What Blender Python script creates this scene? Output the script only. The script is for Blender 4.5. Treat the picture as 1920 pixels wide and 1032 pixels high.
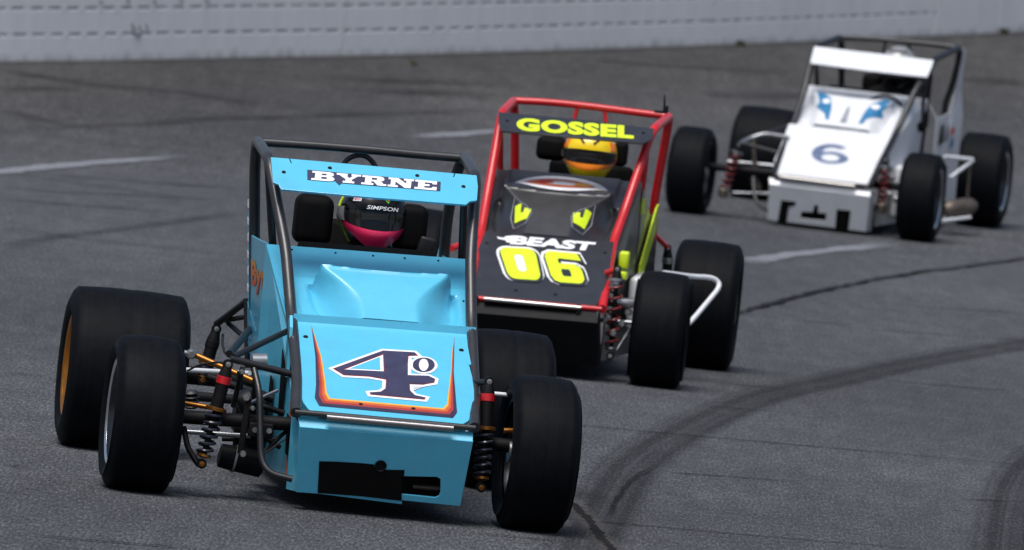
import bpy, bmesh, math, random
from mathutils import Vector, Matrix
R = math.radians
random.seed(4)
S = bpy.context.scene
for o in list(bpy.data.objects): bpy.data.objects.remove(o, do_unlink=True)
COL = S.collection

# ------------------------------------------------------------ camera, sky, sun, exposure
cd = bpy.data.cameras.new('camera'); cam = bpy.data.objects.new('camera', cd); COL.objects.link(cam)
S.camera = cam
cd.sensor_width = 36; cd.sensor_fit = 'HORIZONTAL'; cd.lens = 375.0
cd.clip_start = 1.0; cd.clip_end = 3000
PITCH, ROLL = .0467, .1095
right = Vector((1, 0, 0)); up = Vector((0, math.sin(PITCH), math.cos(PITCH))); fwd = Vector((0, math.cos(PITCH), -math.sin(PITCH)))
cx = right * math.cos(ROLL) + up * math.sin(ROLL); cy = -right * math.sin(ROLL) + up * math.cos(ROLL)
M = Matrix((cx, cy, -fwd)).transposed().to_4x4(); M.translation = Vector((0, -42.627, 3.007))
cam.matrix_world = M
cd.dof.use_dof = True; cd.dof.focus_distance = 42.9; cd.dof.aperture_fstop = 8.5

SUN_EL, SUN_AZ = 66, 205          # degrees; azimuth measured clockwise from +Y
w = bpy.data.worlds.new('World'); S.world = w; w.use_nodes = True
nt = w.node_tree; bg = nt.nodes['Background']
sky = nt.nodes.new('ShaderNodeTexSky'); sky.sky_type = 'NISHITA'; sky.sun_disc = False
sky.sun_elevation = R(SUN_EL); sky.sun_rotation = R(SUN_AZ); sky.dust_density = 4; sky.air_density = 1.0
hs = nt.nodes.new('ShaderNodeHueSaturation'); hs.inputs['Saturation'].default_value = 1.0
nt.links.new(sky.outputs[0], hs.inputs['Color']); nt.links.new(hs.outputs[0], bg.inputs['Color'])
bg.inputs['Strength'].default_value = .05
sd = bpy.data.lights.new('sun', 'SUN'); sun = bpy.data.objects.new('sun', sd); COL.objects.link(sun)
sd.energy = 1.5; sd.angle = R(32); sd.color = (1, .99, .98)
dv = Vector((math.sin(R(SUN_AZ)) * math.cos(R(SUN_EL)), math.cos(R(SUN_AZ)) * math.cos(R(SUN_EL)), math.sin(R(SUN_EL))))
sun.rotation_euler = dv.to_track_quat('Z', 'Y').to_euler(); sun.location = dv * 60
vs = S.view_settings; vs.view_transform = 'Standard'; vs.look = 'None'; vs.gamma = 1; vs.use_curve_mapping = False
vs.exposure = 1.02

# ------------------------------------------------------------ measured points (metres, each car's own frame)
K1={"hood":{"o":[-0.157,-0.27,0.398],"u":[1.0,0.0,0.016],"v":[-0.008,0.883,0.47],"outline":[[-0.039,0.678],[0.705,0.694],[0.689,0.47],[0.662,0.466],[0.67,0.378],[0.672,0.269],[0.667,0.18],[0.653,0.093],[0.635,0.034],[0.605,0.0],[0.026,0.001],[-0.003,0.018],[-0.022,0.065],[-0.033,0.127],[-0.035,0.207],[-0.031,0.329],[-0.022,0.465],[-0.047,0.485]],"lip":[[-0.039,0.678],[0.705,0.694]],"four":[[0.109,0.335],[0.319,0.505],[0.445,0.512],[0.456,0.493],[0.418,0.484],[0.412,0.425],[0.407,0.332],[0.492,0.341],[0.517,0.322],[0.512,0.296],[0.467,0.274],[0.412,0.269],[0.411,0.267],[0.41,0.218],[0.428,0.185],[0.47,0.174],[0.465,0.161],[0.251,0.164],[0.248,0.176],[0.293,0.189],[0.314,0.217],[0.32,0.289],[0.315,0.289],[0.251,0.3],[0.148,0.294]],"fourh":[[0.318,0.481],[0.314,0.345],[0.144,0.333]],"ring":[[0.523,0.43],[0.521,0.416],[0.515,0.403],[0.508,0.39],[0.498,0.38],[0.487,0.373],[0.475,0.369],[0.463,0.369],[0.453,0.373],[0.444,0.38],[0.437,0.39],[0.433,0.402],[0.433,0.416],[0.435,0.43],[0.44,0.444],[0.448,0.456],[0.458,0.466],[0.469,0.473],[0.481,0.477],[0.492,0.477],[0.503,0.473],[0.512,0.466],[0.518,0.456],[0.522,0.444]],"ringh":[[0.498,0.426],[0.496,0.411],[0.492,0.397],[0.487,0.385],[0.481,0.377],[0.475,0.374],[0.469,0.375],[0.464,0.381],[0.46,0.391],[0.458,0.405],[0.458,0.42],[0.46,0.435],[0.463,0.45],[0.468,0.461],[0.474,0.469],[0.481,0.473],[0.486,0.471],[0.492,0.465],[0.495,0.455],[0.497,0.442]],"outer":[[0.034,0.661],[0.039,0.415],[0.032,0.21],[0.022,0.104],[0.037,0.046],[0.298,0.044],[0.575,0.042],[0.594,0.085],[0.598,0.391],[0.609,0.549],[0.617,0.663]],"inner":[[0.034,0.657],[0.064,0.419],[0.072,0.217],[0.072,0.152],[0.083,0.11],[0.301,0.109],[0.538,0.107],[0.556,0.14],[0.587,0.389],[0.601,0.548],[0.616,0.659]],"bolts":[[0.007,0.567],[0.64,0.568],[0.206,0.085],[0.418,0.086]]},"nose":{"o":[-0.16,-0.19,0.073],"u":[1.0,0.0,0.015],"v":[-0.014,-0.384,0.923],"outline":[[-0.03,0.286],[0.662,0.287],[0.649,-0.001],[0.412,0.003],[0.416,-0.015],[0.077,0.0],[-0.009,-0.001]],"tape":[[0.064,0.144],[0.133,0.149],[0.198,0.151],[0.241,0.152],[0.284,0.151],[0.287,0.137],[0.335,0.132],[0.408,0.138],[0.409,0.112],[0.401,0.11],[0.414,0.0],[0.249,0.005],[0.075,0.003]],"hole":[[0.334,0.152],[0.334,0.143],[0.332,0.136],[0.327,0.13],[0.321,0.125],[0.313,0.123],[0.305,0.124],[0.298,0.127],[0.292,0.132],[0.288,0.139],[0.285,0.147],[0.286,0.155],[0.288,0.163],[0.293,0.169],[0.299,0.173],[0.306,0.175],[0.314,0.175],[0.322,0.172],[0.328,0.167],[0.332,0.16]],"slot":[[0.398,0.11],[0.542,0.12],[0.558,0.111],[0.566,0.055],[0.562,0.033],[0.547,0.024],[0.408,0.026]]},"nose_top":[[-0.206,-0.27,0.376],[0.5,-0.27,0.386],[0.498,-0.3,0.348],[-0.194,-0.3,0.337]],"nose_bot":[[-0.194,-0.3,0.337],[0.498,-0.3,0.348],[0.489,-0.19,0.083],[-0.169,-0.19,0.072]],"chrome":[[-0.094,-0.315,0.387],[0.414,-0.315,0.393]],"crossbar":[[-0.22,-0.285,0.393],[0.505,-0.285,0.402]],"visor":{"o":[-0.274,0.64,1.231],"u":[1.0,0.0,0.021],"v":[-0.012,0.833,0.553],"outline":[[-0.035,0.211],[0.165,0.211],[0.385,0.209],[0.604,0.207],[0.808,0.204],[0.81,0.131],[0.801,0.035],[0.771,0.023],[0.755,-0.001],[0.376,-0.004],[0.0,0.0],[-0.009,0.032],[-0.031,0.04]],"text":[[0.123,0.074],[0.637,0.072],[0.131,0.137]],"bolts":[[0.013,0.115],[0.204,0.171],[0.563,0.168],[0.751,0.119]],"back":[[0.11,0.143],[0.658,0.136],[0.653,0.074],[0.248,0.071],[0.238,0.055],[0.222,0.082],[0.108,0.075]],"slits":[[0.04,0.209],[0.046,0.182],[0.72,0.207],[0.713,0.18]]},"vis_lip":[[-0.274,0.64,1.231],[0.481,0.64,1.247]],"cowl":{"TL":[-0.275,0.97,0.988],"TR":[0.545,0.97,1.011],"BL":[-0.199,0.4,0.694],"BR":[0.536,0.4,0.709]},"pillR":[[-0.215,-0.285,0.391],[-0.196,0.02,0.537],[-0.205,0.4,0.746],[-0.231,0.62,0.986],[-0.317,0.86,1.342],[-0.308,1.5,1.387],[-0.3,1.56,1.281],[-0.259,1.66,0.979],[-0.206,1.7,0.547]],"pillL":[[0.502,-0.285,0.404],[0.523,0.0,0.519],[0.529,0.4,0.769],[0.523,0.62,1.027],[0.536,0.86,1.357],[0.558,1.5,1.409],[0.537,1.53,1.347],[0.527,1.6,1.164],[0.536,1.66,0.983],[0.563,1.7,0.536]],"rearbar":[[-0.307,1.5,1.38],[-0.112,1.5,1.388],[0.13,1.5,1.395],[0.356,1.5,1.397],[0.559,1.5,1.402]],"midR":[[-0.311,0.95,1.332],[-0.244,1.05,0.989],[-0.197,1.08,0.765]],"midL":[[0.505,0.95,1.329],[0.538,1.05,1.015],[0.552,1.08,0.842]],"hoop":[[0.04,1.52,1.24],[0.056,1.52,1.302],[0.069,1.52,1.341],[0.098,1.52,1.362],[0.129,1.52,1.37],[0.16,1.52,1.364],[0.187,1.52,1.342],[0.207,1.52,1.309],[0.231,1.52,1.249]],"helmet":[0.179,1.28,1.128],"bolsterR":[[-0.136,1.2,0.987],[0.011,1.2,1.002],[-0.001,1.2,1.193],[-0.144,1.2,1.196]],"bolsterL":[[0.303,1.2,1.008],[0.408,1.2,1.019],[0.357,1.2,1.179],[0.277,1.2,1.202]],"T":{"arm_upper_right":[[-0.472,-0.02,0.563],[-0.197,0.02,0.521]],"arm_strut_right":[[-0.461,-0.02,0.572],[-0.204,0.36,0.683]],"bumper_loop":[[-0.375,0.0,0.539],[-0.347,-0.08,0.444],[-0.322,-0.16,0.183],[-0.285,-0.19,0.133],[-0.192,-0.2,0.12]],"drop_link":[[-0.416,0.02,0.529],[-0.427,0.12,0.366]],"axle":[[-0.626,0.0,0.309],[-0.19,0.0,0.326]],"tie_rod":[[-0.709,0.12,0.242],[-0.344,0.12,0.254]],"radius_rod":[[-0.654,0.15,0.358],[-0.525,0.1,0.353]],"gold_arm":[[-0.55,0.6,0.526],[-0.311,0.5,0.45]],"white_rod":[[-0.509,1.6,0.404],[-0.285,1.0,0.453]],"rear_axle":[[-0.468,2.2,0.319],[-0.129,2.2,0.323]],"rear_brk1":[[-0.344,2.0,0.585],[-0.25,1.8,0.703]],"rear_brk2":[[-0.312,1.98,0.605],[-0.238,1.8,0.64]],"rear_brk3":[[-0.297,1.98,0.595],[-0.237,1.85,0.551]],"rear_brk4":[[-0.251,1.8,0.715],[-0.215,1.8,0.427]],"rear_brk5":[[-0.357,1.2,0.511],[-0.244,1.6,0.598]],"shock_fr":[[-0.484,-0.06,0.542],[-0.546,-0.06,0.136]],"shock_rr":[[-0.342,2.0,0.565],[-0.377,2.0,0.347]],"shock_fl":[[0.572,-0.02,0.578],[0.579,-0.08,0.156]],"arm_fl":[[0.522,0.05,0.56],[0.572,-0.02,0.578]],"axle_fl":[[0.523,0.0,0.325],[0.696,0.0,0.325]],"white_fl":[[0.567,0.1,0.523],[0.675,0.1,0.525]],"spindle_arm":[[-0.626,0.02,0.269],[-0.604,-0.02,0.191],[-0.559,-0.06,0.13],[-0.546,-0.06,0.135]],"hose_front":[[-0.616,0.2,0.485],[-0.581,0.15,0.514],[-0.532,0.05,0.537],[-0.476,-0.03,0.546]],"hose_rear":[[-0.312,2.0,0.543],[-0.32,1.9,0.51],[-0.318,1.8,0.484],[-0.316,1.6,0.48]],"canister":[[-0.464,0.12,0.166],[-0.288,0.12,0.143]],"hub_box":[[-0.405,0.15,0.366],[-0.331,0.15,0.399]],"steer_plate":[[-0.393,-0.03,0.415],[-0.383,-0.03,0.19]],"silver_rod2":[[-0.377,0.02,0.389],[-0.259,0.1,0.447]],"pump":[[-0.328,0.55,0.526],[-0.267,0.55,0.532]],"gold_fl":[[0.661,0.03,0.384],[0.697,0.03,0.388]]},"side_rear":{"o":[-0.222,1.78,0.517],"u":[0.001,-0.999,-0.041],"v":[-0.108,-0.041,0.993],"outline":[[0.775,0.509],[0.479,0.491],[0.12,0.476],[0.055,0.577],[-0.029,0.564],[-0.064,0.284],[-0.027,0.02],[0.195,-0.068],[0.802,-0.036]],"text":[[0.156,0.244],[0.772,0.281],[0.149,0.381]],"strip":[[-0.021,0.4],[0.064,0.404],[0.061,0.208],[0.0,0.21]]}}
K2={"hood":{"o":[-0.136,-0.27,0.368],"u":[1.0,0.0,0.031],"v":[-0.014,0.899,0.438],"outline":[[-0.015,0.69],[0.639,0.686],[0.642,0.356],[0.634,0.166],[0.608,-0.001],[-0.021,0.003],[-0.052,0.306]],"zero":[[0.299,0.276],[0.302,0.254],[0.3,0.234],[0.296,0.218],[0.288,0.207],[0.277,0.203],[0.186,0.2],[0.174,0.203],[0.161,0.212],[0.149,0.228],[0.139,0.247],[0.131,0.269],[0.084,0.45],[0.08,0.472],[0.08,0.493],[0.085,0.509],[0.094,0.52],[0.106,0.524],[0.209,0.53],[0.223,0.527],[0.236,0.517],[0.248,0.502],[0.258,0.482],[0.264,0.46]],"zeroh":[[0.227,0.313],[0.228,0.304],[0.228,0.297],[0.226,0.291],[0.223,0.287],[0.219,0.286],[0.202,0.285],[0.198,0.286],[0.193,0.29],[0.189,0.295],[0.185,0.303],[0.182,0.311],[0.155,0.428],[0.154,0.436],[0.154,0.443],[0.156,0.449],[0.159,0.453],[0.163,0.455],[0.181,0.455],[0.186,0.454],[0.191,0.451],[0.195,0.445],[0.199,0.438],[0.201,0.43]],"six":[[0.326,0.523],[0.466,0.519],[0.494,0.445],[0.381,0.453],[0.374,0.44],[0.384,0.401],[0.462,0.404],[0.495,0.373],[0.509,0.334],[0.528,0.253],[0.52,0.214],[0.502,0.203],[0.409,0.201],[0.379,0.22],[0.356,0.265],[0.308,0.457],[0.307,0.502]],"sixh":[[0.459,0.287],[0.46,0.281],[0.46,0.275],[0.459,0.271],[0.456,0.268],[0.454,0.267],[0.427,0.266],[0.423,0.267],[0.42,0.27],[0.417,0.274],[0.414,0.28],[0.412,0.285],[0.403,0.324],[0.402,0.33],[0.402,0.335],[0.403,0.34],[0.405,0.343],[0.408,0.344],[0.435,0.344],[0.438,0.344],[0.442,0.341],[0.445,0.337],[0.448,0.331],[0.45,0.326]],"text":[[0.117,0.568],[0.559,0.563],[0.111,0.665]],"bolts":[[0.193,0.087],[0.396,0.077],[0.607,0.561],[0.002,0.561]],"splat":[[0.046,0.632],[0.081,0.625],[0.092,0.645],[0.129,0.658],[0.124,0.632],[0.145,0.622],[0.123,0.604],[0.136,0.581],[0.102,0.582],[0.093,0.602],[0.057,0.61]]},"nose_top":[[-0.169,-0.27,0.359],[0.477,-0.27,0.378],[0.492,-0.34,0.304],[-0.157,-0.34,0.285]],"nose_bot":[[-0.157,-0.34,0.285],[0.492,-0.34,0.304],[0.501,-0.2,0.076],[-0.141,-0.2,0.058]],"chrome":[[-0.091,-0.31,0.359],[0.4,-0.31,0.368]],"crossbar":[[-0.182,-0.285,0.356],[0.503,-0.285,0.373]],"visor":{"o":[-0.16,0.66,1.187],"u":[1.0,0.0,0.015],"v":[-0.006,0.908,0.418],"outline":[[-0.03,0.192],[0.37,0.199],[0.775,0.175],[0.772,0.05],[0.732,-0.002],[0.389,-0.009],[0.01,-0.017],[-0.015,0.065]],"text":[[0.08,-0.002],[0.683,0.03],[0.068,0.145]],"bolts":[[0.023,0.098],[0.725,0.114]]},"vis_lip":[[-0.151,0.66,1.179],[0.572,0.66,1.197]],"cowl":{"TL":[-0.17,0.97,0.97],"TR":[0.574,0.97,0.984],"BL":[-0.165,0.4,0.636],"BR":[0.5,0.4,0.656]},"pillR":[[-0.174,-0.285,0.362],[-0.18,0.02,0.501],[-0.189,0.4,0.65],[-0.188,0.58,0.836],[-0.176,0.86,1.265],[-0.159,1.5,1.318],[-0.139,1.56,1.146],[-0.119,1.62,0.922],[-0.102,1.7,0.584]],"pillL":[[0.506,-0.285,0.374],[0.497,0.02,0.496],[0.491,0.4,0.682],[0.524,0.58,0.847],[0.596,0.83,1.225],[0.615,0.9,1.273],[0.656,1.5,1.326],[0.65,1.55,1.248],[0.619,1.66,0.871],[0.626,1.7,0.666]],"rearbar":[[-0.158,1.5,1.316],[0.025,1.5,1.328],[0.249,1.5,1.33],[0.473,1.5,1.325],[0.655,1.5,1.323]],"brace":[[[0.174,1.5,1.322],[0.16,1.5,1.223]],[[0.314,1.5,1.326],[0.338,1.5,1.229]]],"midR":[[-0.187,0.95,1.234],[-0.166,1.05,0.99],[-0.156,1.08,0.879]],"midL":[[0.582,0.95,1.173],[0.579,1.05,1.004],[0.572,1.08,0.877]],"helmet":[0.279,1.28,1.069],"bolsterR":[[-0.006,1.3,1.036],[0.145,1.3,1.053],[0.134,1.3,1.158],[0.008,1.3,1.136]],"bolsterL":[[0.411,1.3,1.047],[0.467,1.3,1.048],[0.452,1.3,1.157],[0.398,1.3,1.168]],"T":{"nerf":[[0.75,0.75,0.544],[0.889,1.0,0.53],[0.995,1.1,0.533],[1.036,1.1,0.495],[0.911,0.9,0.304],[0.814,0.8,0.195]],"shock_fl":[[0.549,-0.04,0.572],[0.562,-0.08,0.132]],"axle_fl":[[0.454,0.0,0.424],[0.658,0.0,0.406]],"arm_fl":[[0.494,0.02,0.544],[0.549,-0.04,0.572]],"tie":[[0.583,-0.05,0.149],[0.638,0.05,0.27]],"rodw":[[0.468,0.1,0.298],[0.659,0.1,0.303]],"arm_r":[[-0.305,0.0,0.581],[-0.182,0.36,0.636]],"arm_r2":[[-0.32,0.0,0.568],[-0.165,0.02,0.462]],"antenna":[[0.628,1.5,1.339],[0.618,1.5,1.433]]},"dbg":[[0.577,0.97,0.984],[0.615,1.7,0.861],[0.618,0.3,0.58],[0.731,1.3,0.553]]}
K3={"hood":{"o":[-0.174,-0.27,0.368],"u":[1.0,0.0,-0.003],"v":[0.001,0.888,0.461],"outline":[[-0.051,0.704],[0.702,0.704],[0.698,0.444],[0.678,0.25],[0.666,0.058],[0.643,0.0],[0.001,-0.007],[-0.032,0.061],[-0.051,0.193],[-0.048,0.384]],"six":[],"bolts":[],"six_c":[0.321,0.356],"six_w":[[0.189,0.325],[0.46,0.358],[0.294,0.494],[0.34,0.224]]},"nose":{"o":[-0.213,-0.2,0.036],"u":[1.0,0.0,-0.003],"v":[0.003,-0.363,0.932],"outline":[[0.001,0.276],[0.725,0.274],[0.706,-0.003],[0.0,-0.0]],"black1":[[0.091,0.164],[0.197,0.164],[0.19,0.134],[0.147,0.12],[0.133,-0.018],[0.07,-0.013]],"black2":[[0.491,0.144],[0.592,0.147],[0.581,-0.019],[0.486,-0.015]],"plate":[[0.19,0.129],[0.48,0.133],[0.47,-0.008],[0.148,-0.007]],"slot":[[0.235,0.094],[0.32,0.1],[0.327,0.157],[0.358,0.158],[0.361,0.1],[0.42,0.104],[0.417,0.039],[0.232,0.036]]},"nose_top":[[-0.225,-0.27,0.336],[0.507,-0.27,0.332],[0.513,-0.3,0.289],[-0.211,-0.3,0.293]],"nose_bot":[[-0.211,-0.3,0.293],[0.513,-0.3,0.289],[0.493,-0.2,0.031],[-0.213,-0.2,0.036]],"chrome":[[-0.147,-0.31,0.354],[0.4,-0.31,0.349]],"crossbar":[[-0.186,-0.285,0.36],[0.499,-0.285,0.359]],"visor":{"o":[-0.167,0.66,1.128],"u":[1.0,0.0,-0.008],"v":[0.004,0.866,0.5],"outline":[[-0.014,0.214],[0.424,0.22],[0.852,0.223],[0.855,0.166],[0.849,-0.001],[0.431,-0.01],[0.005,-0.005],[-0.005,0.028]],"bolts":[]},"vis_lip":[[-0.162,0.66,1.125],[0.682,0.66,1.121]],"cowl":{"TL":[-0.216,0.97,0.948],"TR":[0.542,0.97,0.95],"BL":[-0.225,0.4,0.671],"BR":[0.524,0.4,0.665]},"pillR":[[-0.191,-0.285,0.363],[-0.201,0.02,0.511],[-0.206,0.38,0.667],[-0.186,0.6,0.89],[-0.183,0.78,1.129],[-0.179,0.92,1.236],[-0.102,1.5,1.29],[-0.094,1.55,1.172],[-0.078,1.62,0.918],[-0.076,1.7,0.7]],"pillL":[[0.503,-0.285,0.359],[0.517,0.02,0.517],[0.546,0.38,0.714],[0.614,0.62,1.018],[0.665,0.76,1.134],[0.682,0.9,1.234],[0.771,1.5,1.314],[0.768,1.53,1.231],[0.734,1.58,1.031],[0.688,1.6,0.885],[0.711,1.6,0.561]],"rearbar":[[-0.101,1.5,1.286],[0.105,1.5,1.301],[0.34,1.5,1.308],[0.575,1.5,1.312],[0.772,1.5,1.307]],"brace":[[[0.227,1.5,1.303],[0.216,1.5,1.189]],[[0.395,1.5,1.307],[0.423,1.5,1.194]]],"midR":[[-0.177,0.95,1.128],[-0.169,1.05,0.97],[-0.163,1.08,0.872]],"midL":[[0.651,0.95,1.125],[0.614,1.05,0.962],[0.614,1.08,0.768]],"helmet":[0.37,1.28,1.142],"bolsterR":[[0.119,1.3,0.934],[0.255,1.3,0.942],[0.243,1.3,1.057],[0.125,1.3,1.059]],"bolsterL":[[0.471,1.3,0.943],[0.536,1.3,0.951],[0.525,1.3,1.058],[0.457,1.3,1.069]],"T":{"nerf":[[0.833,0.9,0.554],[1.011,1.15,0.539],[0.881,0.95,0.403]],"nerf_post":[[0.987,1.15,0.505],[0.992,1.15,0.243]],"nerf_low":[[0.86,0.9,0.09],[1.028,1.15,0.123]],"muffler":[[0.855,1.0,0.169],[1.031,1.25,0.204]],"shock_fr":[[-0.502,-0.04,0.529],[-0.577,-0.06,0.17]],"shock_fl":[[0.562,-0.04,0.544],[0.568,-0.08,0.196]],"arm1":[[-0.503,-0.04,0.537],[-0.45,0.05,0.577],[-0.354,0.1,0.62],[-0.18,0.15,0.611]],"arm2":[[-0.48,-0.04,0.543],[-0.18,0.0,0.495]],"drop1":[[-0.422,0.05,0.573],[-0.379,0.05,0.317]],"rodw1":[[-0.594,0.1,0.394],[-0.226,0.1,0.401]],"rodw2":[[-0.548,0.2,0.344],[-0.237,0.2,0.342]],"rodlow":[[-0.54,0.15,0.171],[-0.271,0.15,0.195]],"axle":[[-0.688,0.0,0.353],[-0.204,0.0,0.355]],"axle_fl":[[0.431,0.0,0.375],[0.721,0.0,0.37]],"loop":[[-0.386,0.0,0.319],[-0.346,-0.1,0.176],[-0.288,-0.15,0.116],[-0.199,-0.2,0.091]],"strut":[[-0.354,0.1,0.62],[-0.224,0.36,0.685]]},"dbg":[[0.62,1.2,0.941],[0.753,1.7,0.834],[0.719,0.2,0.092],[0.784,1.5,1.304]]}
G={"skid":[[0.35,-2.13],[0.41,-0.03],[0.47,1.26],[0.62,4.8],[0.9,7.95],[1.31,11.35],[1.67,13.33],[2.13,15.77],[2.58,17.99],[3.2,20.77],[4.21,25.06],[5.64,30.71]],"skid_b":[[1.94,-2.99],[2.13,1.07],[2.3,4.53],[2.45,6.94],[2.68,9.31],[3.11,12.69]],"crack":[[0.28,2.46],[0.35,1.82],[0.39,1.33],[0.43,0.76],[0.46,0.1],[0.5,-0.44],[0.53,-1.03]],"crack2":[[1.06,17.93],[1.33,19.86],[1.66,22.13],[1.97,24.2],[2.34,26.41],[2.85,29.04],[3.6,32.28],[4.36,34.59]],"crack3":[[0.51,1.2],[0.55,2.57],[0.63,3.91],[0.73,4.99]],"m1":[[-4.1,39.68],[-3.88,39.43],[-3.55,39.27],[-3.19,39.15],[-2.95,39.16],[-2.67,39.25],[-2.38,39.06],[-2.09,38.91],[-1.7,38.91]],"m2":[[-4.09,39.46],[-3.72,39.13],[-3.36,38.96],[-3.01,39.0]],"m3":[[-3.98,37.61],[-3.75,38.14],[-3.43,38.64]],"m4":[[-3.77,33.92],[-3.48,34.63],[-3.18,35.35],[-2.72,36.26],[-2.41,37.08],[-2.05,37.68],[-1.43,38.77],[-0.23,40.9]],"m5":[[-3.4,28.35],[-2.98,27.77],[-2.65,27.74],[-2.21,27.42],[-1.77,27.81]],"m6":[[-3.32,28.41],[-2.88,28.87],[-2.43,29.16],[-1.89,29.81]],"m7":[[-3.33,25.8],[-2.91,26.3],[-2.49,26.94],[-2.06,27.46]],"m8":[[-3.01,20.56],[-2.77,20.33],[-2.59,20.22],[-2.22,20.21],[-1.88,20.2],[-1.57,20.24]],"m9":[[-2.91,18.03],[-2.7,20.0],[-2.42,21.76],[-2.09,23.97],[-1.9,25.26],[-1.73,26.33]],"m10":[[-3.88,35.92],[-3.61,35.54],[-3.34,35.16]],"m11":[[-3.24,24.19],[-2.83,24.53],[-2.27,25.05]],"m12":[[-1.68,41.95],[-0.85,42.86],[-0.17,43.54]],"m13":[[1.22,44.49],[1.76,45.0],[2.3,45.98]],"m14":[[0.25,47.0],[1.1,47.35],[2.25,48.1]],"m15":[[3.66,49.51],[3.94,49.61],[4.29,50.28]],"m16":[[-1.53,40.98],[-0.83,41.74],[-0.24,42.56]],"seams":[[[0.28,7.32],[0.43,7.39],[0.93,7.55],[1.7,7.81],[2.58,8.12]],[[0.28,0.93],[0.5,0.99],[1.08,1.17],[1.88,1.48]],[[0.94,12.25],[1.64,12.49]],[[2.02,14.25],[2.87,14.78]],[[1.89,19.59],[3.12,20.55]],[[0.78,4.59],[0.99,4.77],[1.45,4.99]],[[2.08,4.97],[2.43,5.33]],[[-0.06,-0.46],[0.11,-0.43],[0.33,-0.4]],[[2.45,23.29],[3.28,24.12]],[[1.64,19.73],[2.09,20.15]],[[0.94,10.05],[1.5,10.33]],[[-1.98,0.49],[-1.84,0.44]],[[-1.78,-3.13],[-1.39,-3.03],[-0.96,-2.82]],[[-2.3,6.53],[-2.06,6.66]],[[1.22,16.66],[1.95,17.03]]],"dashes":[[[-3.6,26.89],[-3.45,28.16],[-2.98,31.1],[-2.41,33.32]],[[-0.86,37.38],[-0.56,38.06],[-0.12,39.04]],[[1.46,26.56],[1.91,29.08],[2.62,32.17]]],"wall":[[-4.18,40.25],[-3.52,41.31],[-2.89,42.39],[-2.25,43.5],[-1.58,44.63],[-0.9,45.83],[-0.21,47.12],[0.56,48.57],[1.49,50.35],[2.31,52.01],[2.91,53.25],[3.58,54.61],[4.21,55.89],[4.53,56.54]],"weeds":[[1.73,50.77],[-1.02,44.58],[4.24,55.94]]}

# ------------------------------------------------------------ materials
MATS = {}
def nodes_of(name):
    m = bpy.data.materials.new(name); m.use_nodes = True
    n = m.node_tree.nodes; b = n['Principled BSDF']
    MATS[name] = m
    return m, m.node_tree, n, b
def pbr(name, col, rough=.5, metal=0, coat=0, var=.12, scale=14, bump=0, bscale=300, spec=.5, coat_rough=.08, chips=0, dust=0):
    m, t, n, b = nodes_of(name)
    L = t.links.new
    tc = n.new('ShaderNodeTexCoord'); nz = n.new('ShaderNodeTexNoise')
    nz.inputs['Scale'].default_value = scale; nz.inputs['Detail'].default_value = 5; nz.inputs['Roughness'].default_value = .6
    L(tc.outputs['Object'], nz.inputs['Vector'])
    rp = n.new('ShaderNodeValToRGB')
    lo = [max(0, c * (1 - var)) for c in col]; hi = [min(1, c * (1 + var)) for c in col]
    rp.color_ramp.elements[0].position = .3; rp.color_ramp.elements[1].position = .7
    rp.color_ramp.elements[0].color = (*lo, 1); rp.color_ramp.elements[1].color = (*hi, 1)
    L(nz.outputs['Fac'], rp.inputs['Fac']); colout = rp.outputs['Color']
    def layer(scale, lo_, hi_, colr, k, detail=2):
        nonlocal colout
        q = n.new('ShaderNodeTexNoise'); q.inputs['Scale'].default_value = scale; q.inputs['Detail'].default_value = detail; q.inputs['Roughness'].default_value = .65
        L(tc.outputs['Object'], q.inputs['Vector'])
        a_ = n.new('ShaderNodeMapRange'); a_.inputs['From Min'].default_value = lo_; a_.inputs['From Max'].default_value = hi_; a_.inputs['To Max'].default_value = k; L(q.outputs['Fac'], a_.inputs['Value'])
        x_ = n.new('ShaderNodeMix'); x_.data_type = 'RGBA'; L(a_.outputs[0], x_.inputs['Factor']); L(colout, x_.inputs['A']); x_.inputs['B'].default_value = (*colr, 1); colout = x_.outputs['Result']
    if dust: layer(5.5, .48, .80, (.16, .16, .15), dust, 6)
    if chips: layer(95, .735, .76, (.05, .05, .05), chips)
    L(colout, b.inputs['Base Color'])
    mr = n.new('ShaderNodeMapRange'); mr.inputs['To Min'].default_value = max(.02, rough * .8); mr.inputs['To Max'].default_value = min(1, rough * 1.2)
    L(nz.outputs['Fac'], mr.inputs['Value']); L(mr.outputs[0], b.inputs['Roughness'])
    b.inputs['Metallic'].default_value = metal; b.inputs['Specular IOR Level'].default_value = spec
    b.inputs['Coat Weight'].default_value = coat; b.inputs['Coat Roughness'].default_value = coat_rough
    if bump:
        n2 = n.new('ShaderNodeTexNoise'); n2.inputs['Scale'].default_value = bscale; n2.inputs['Detail'].default_value = 3
        L(tc.outputs['Object'], n2.inputs['Vector'])
        bp_ = n.new('ShaderNodeBump'); bp_.inputs['Strength'].default_value = bump; bp_.inputs['Distance'].default_value = .003 if bscale > 20 else .02
        L(n2.outputs['Fac'], bp_.inputs['Height']); L(bp_.outputs[0], b.inputs['Normal'])
    return m
pbr('cyan', (.092, .50, .725), .38, 0, .55, .04, 9, .10, 7, coat_rough=.12, chips=.75, dust=.10)
pbr('cyan_deep', (.10, .42, .62), .35, 0, .3, .08, 9)
pbr('tube_dark', (.026, .026, .029), .38, 0, .2, .2, 20)
pbr('tube_red', (.56, .012, .018), .38, 0, .25, .12, 14)
pbr('tube_black', (.012, .012, .014), .4, 0, .12, .2, 14)
pbr('carbon', (.016, .017, .020), .38, 0, 1.0, .25, 12, coat_rough=.24)
pbr('matte_black', (.005, .005, .006), .6, 0, 0, .25, 30, spec=.2)
pbr('pad_black', (.003, .003, .0035), .7, 0, 0, .3, 25, spec=.1)
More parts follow.
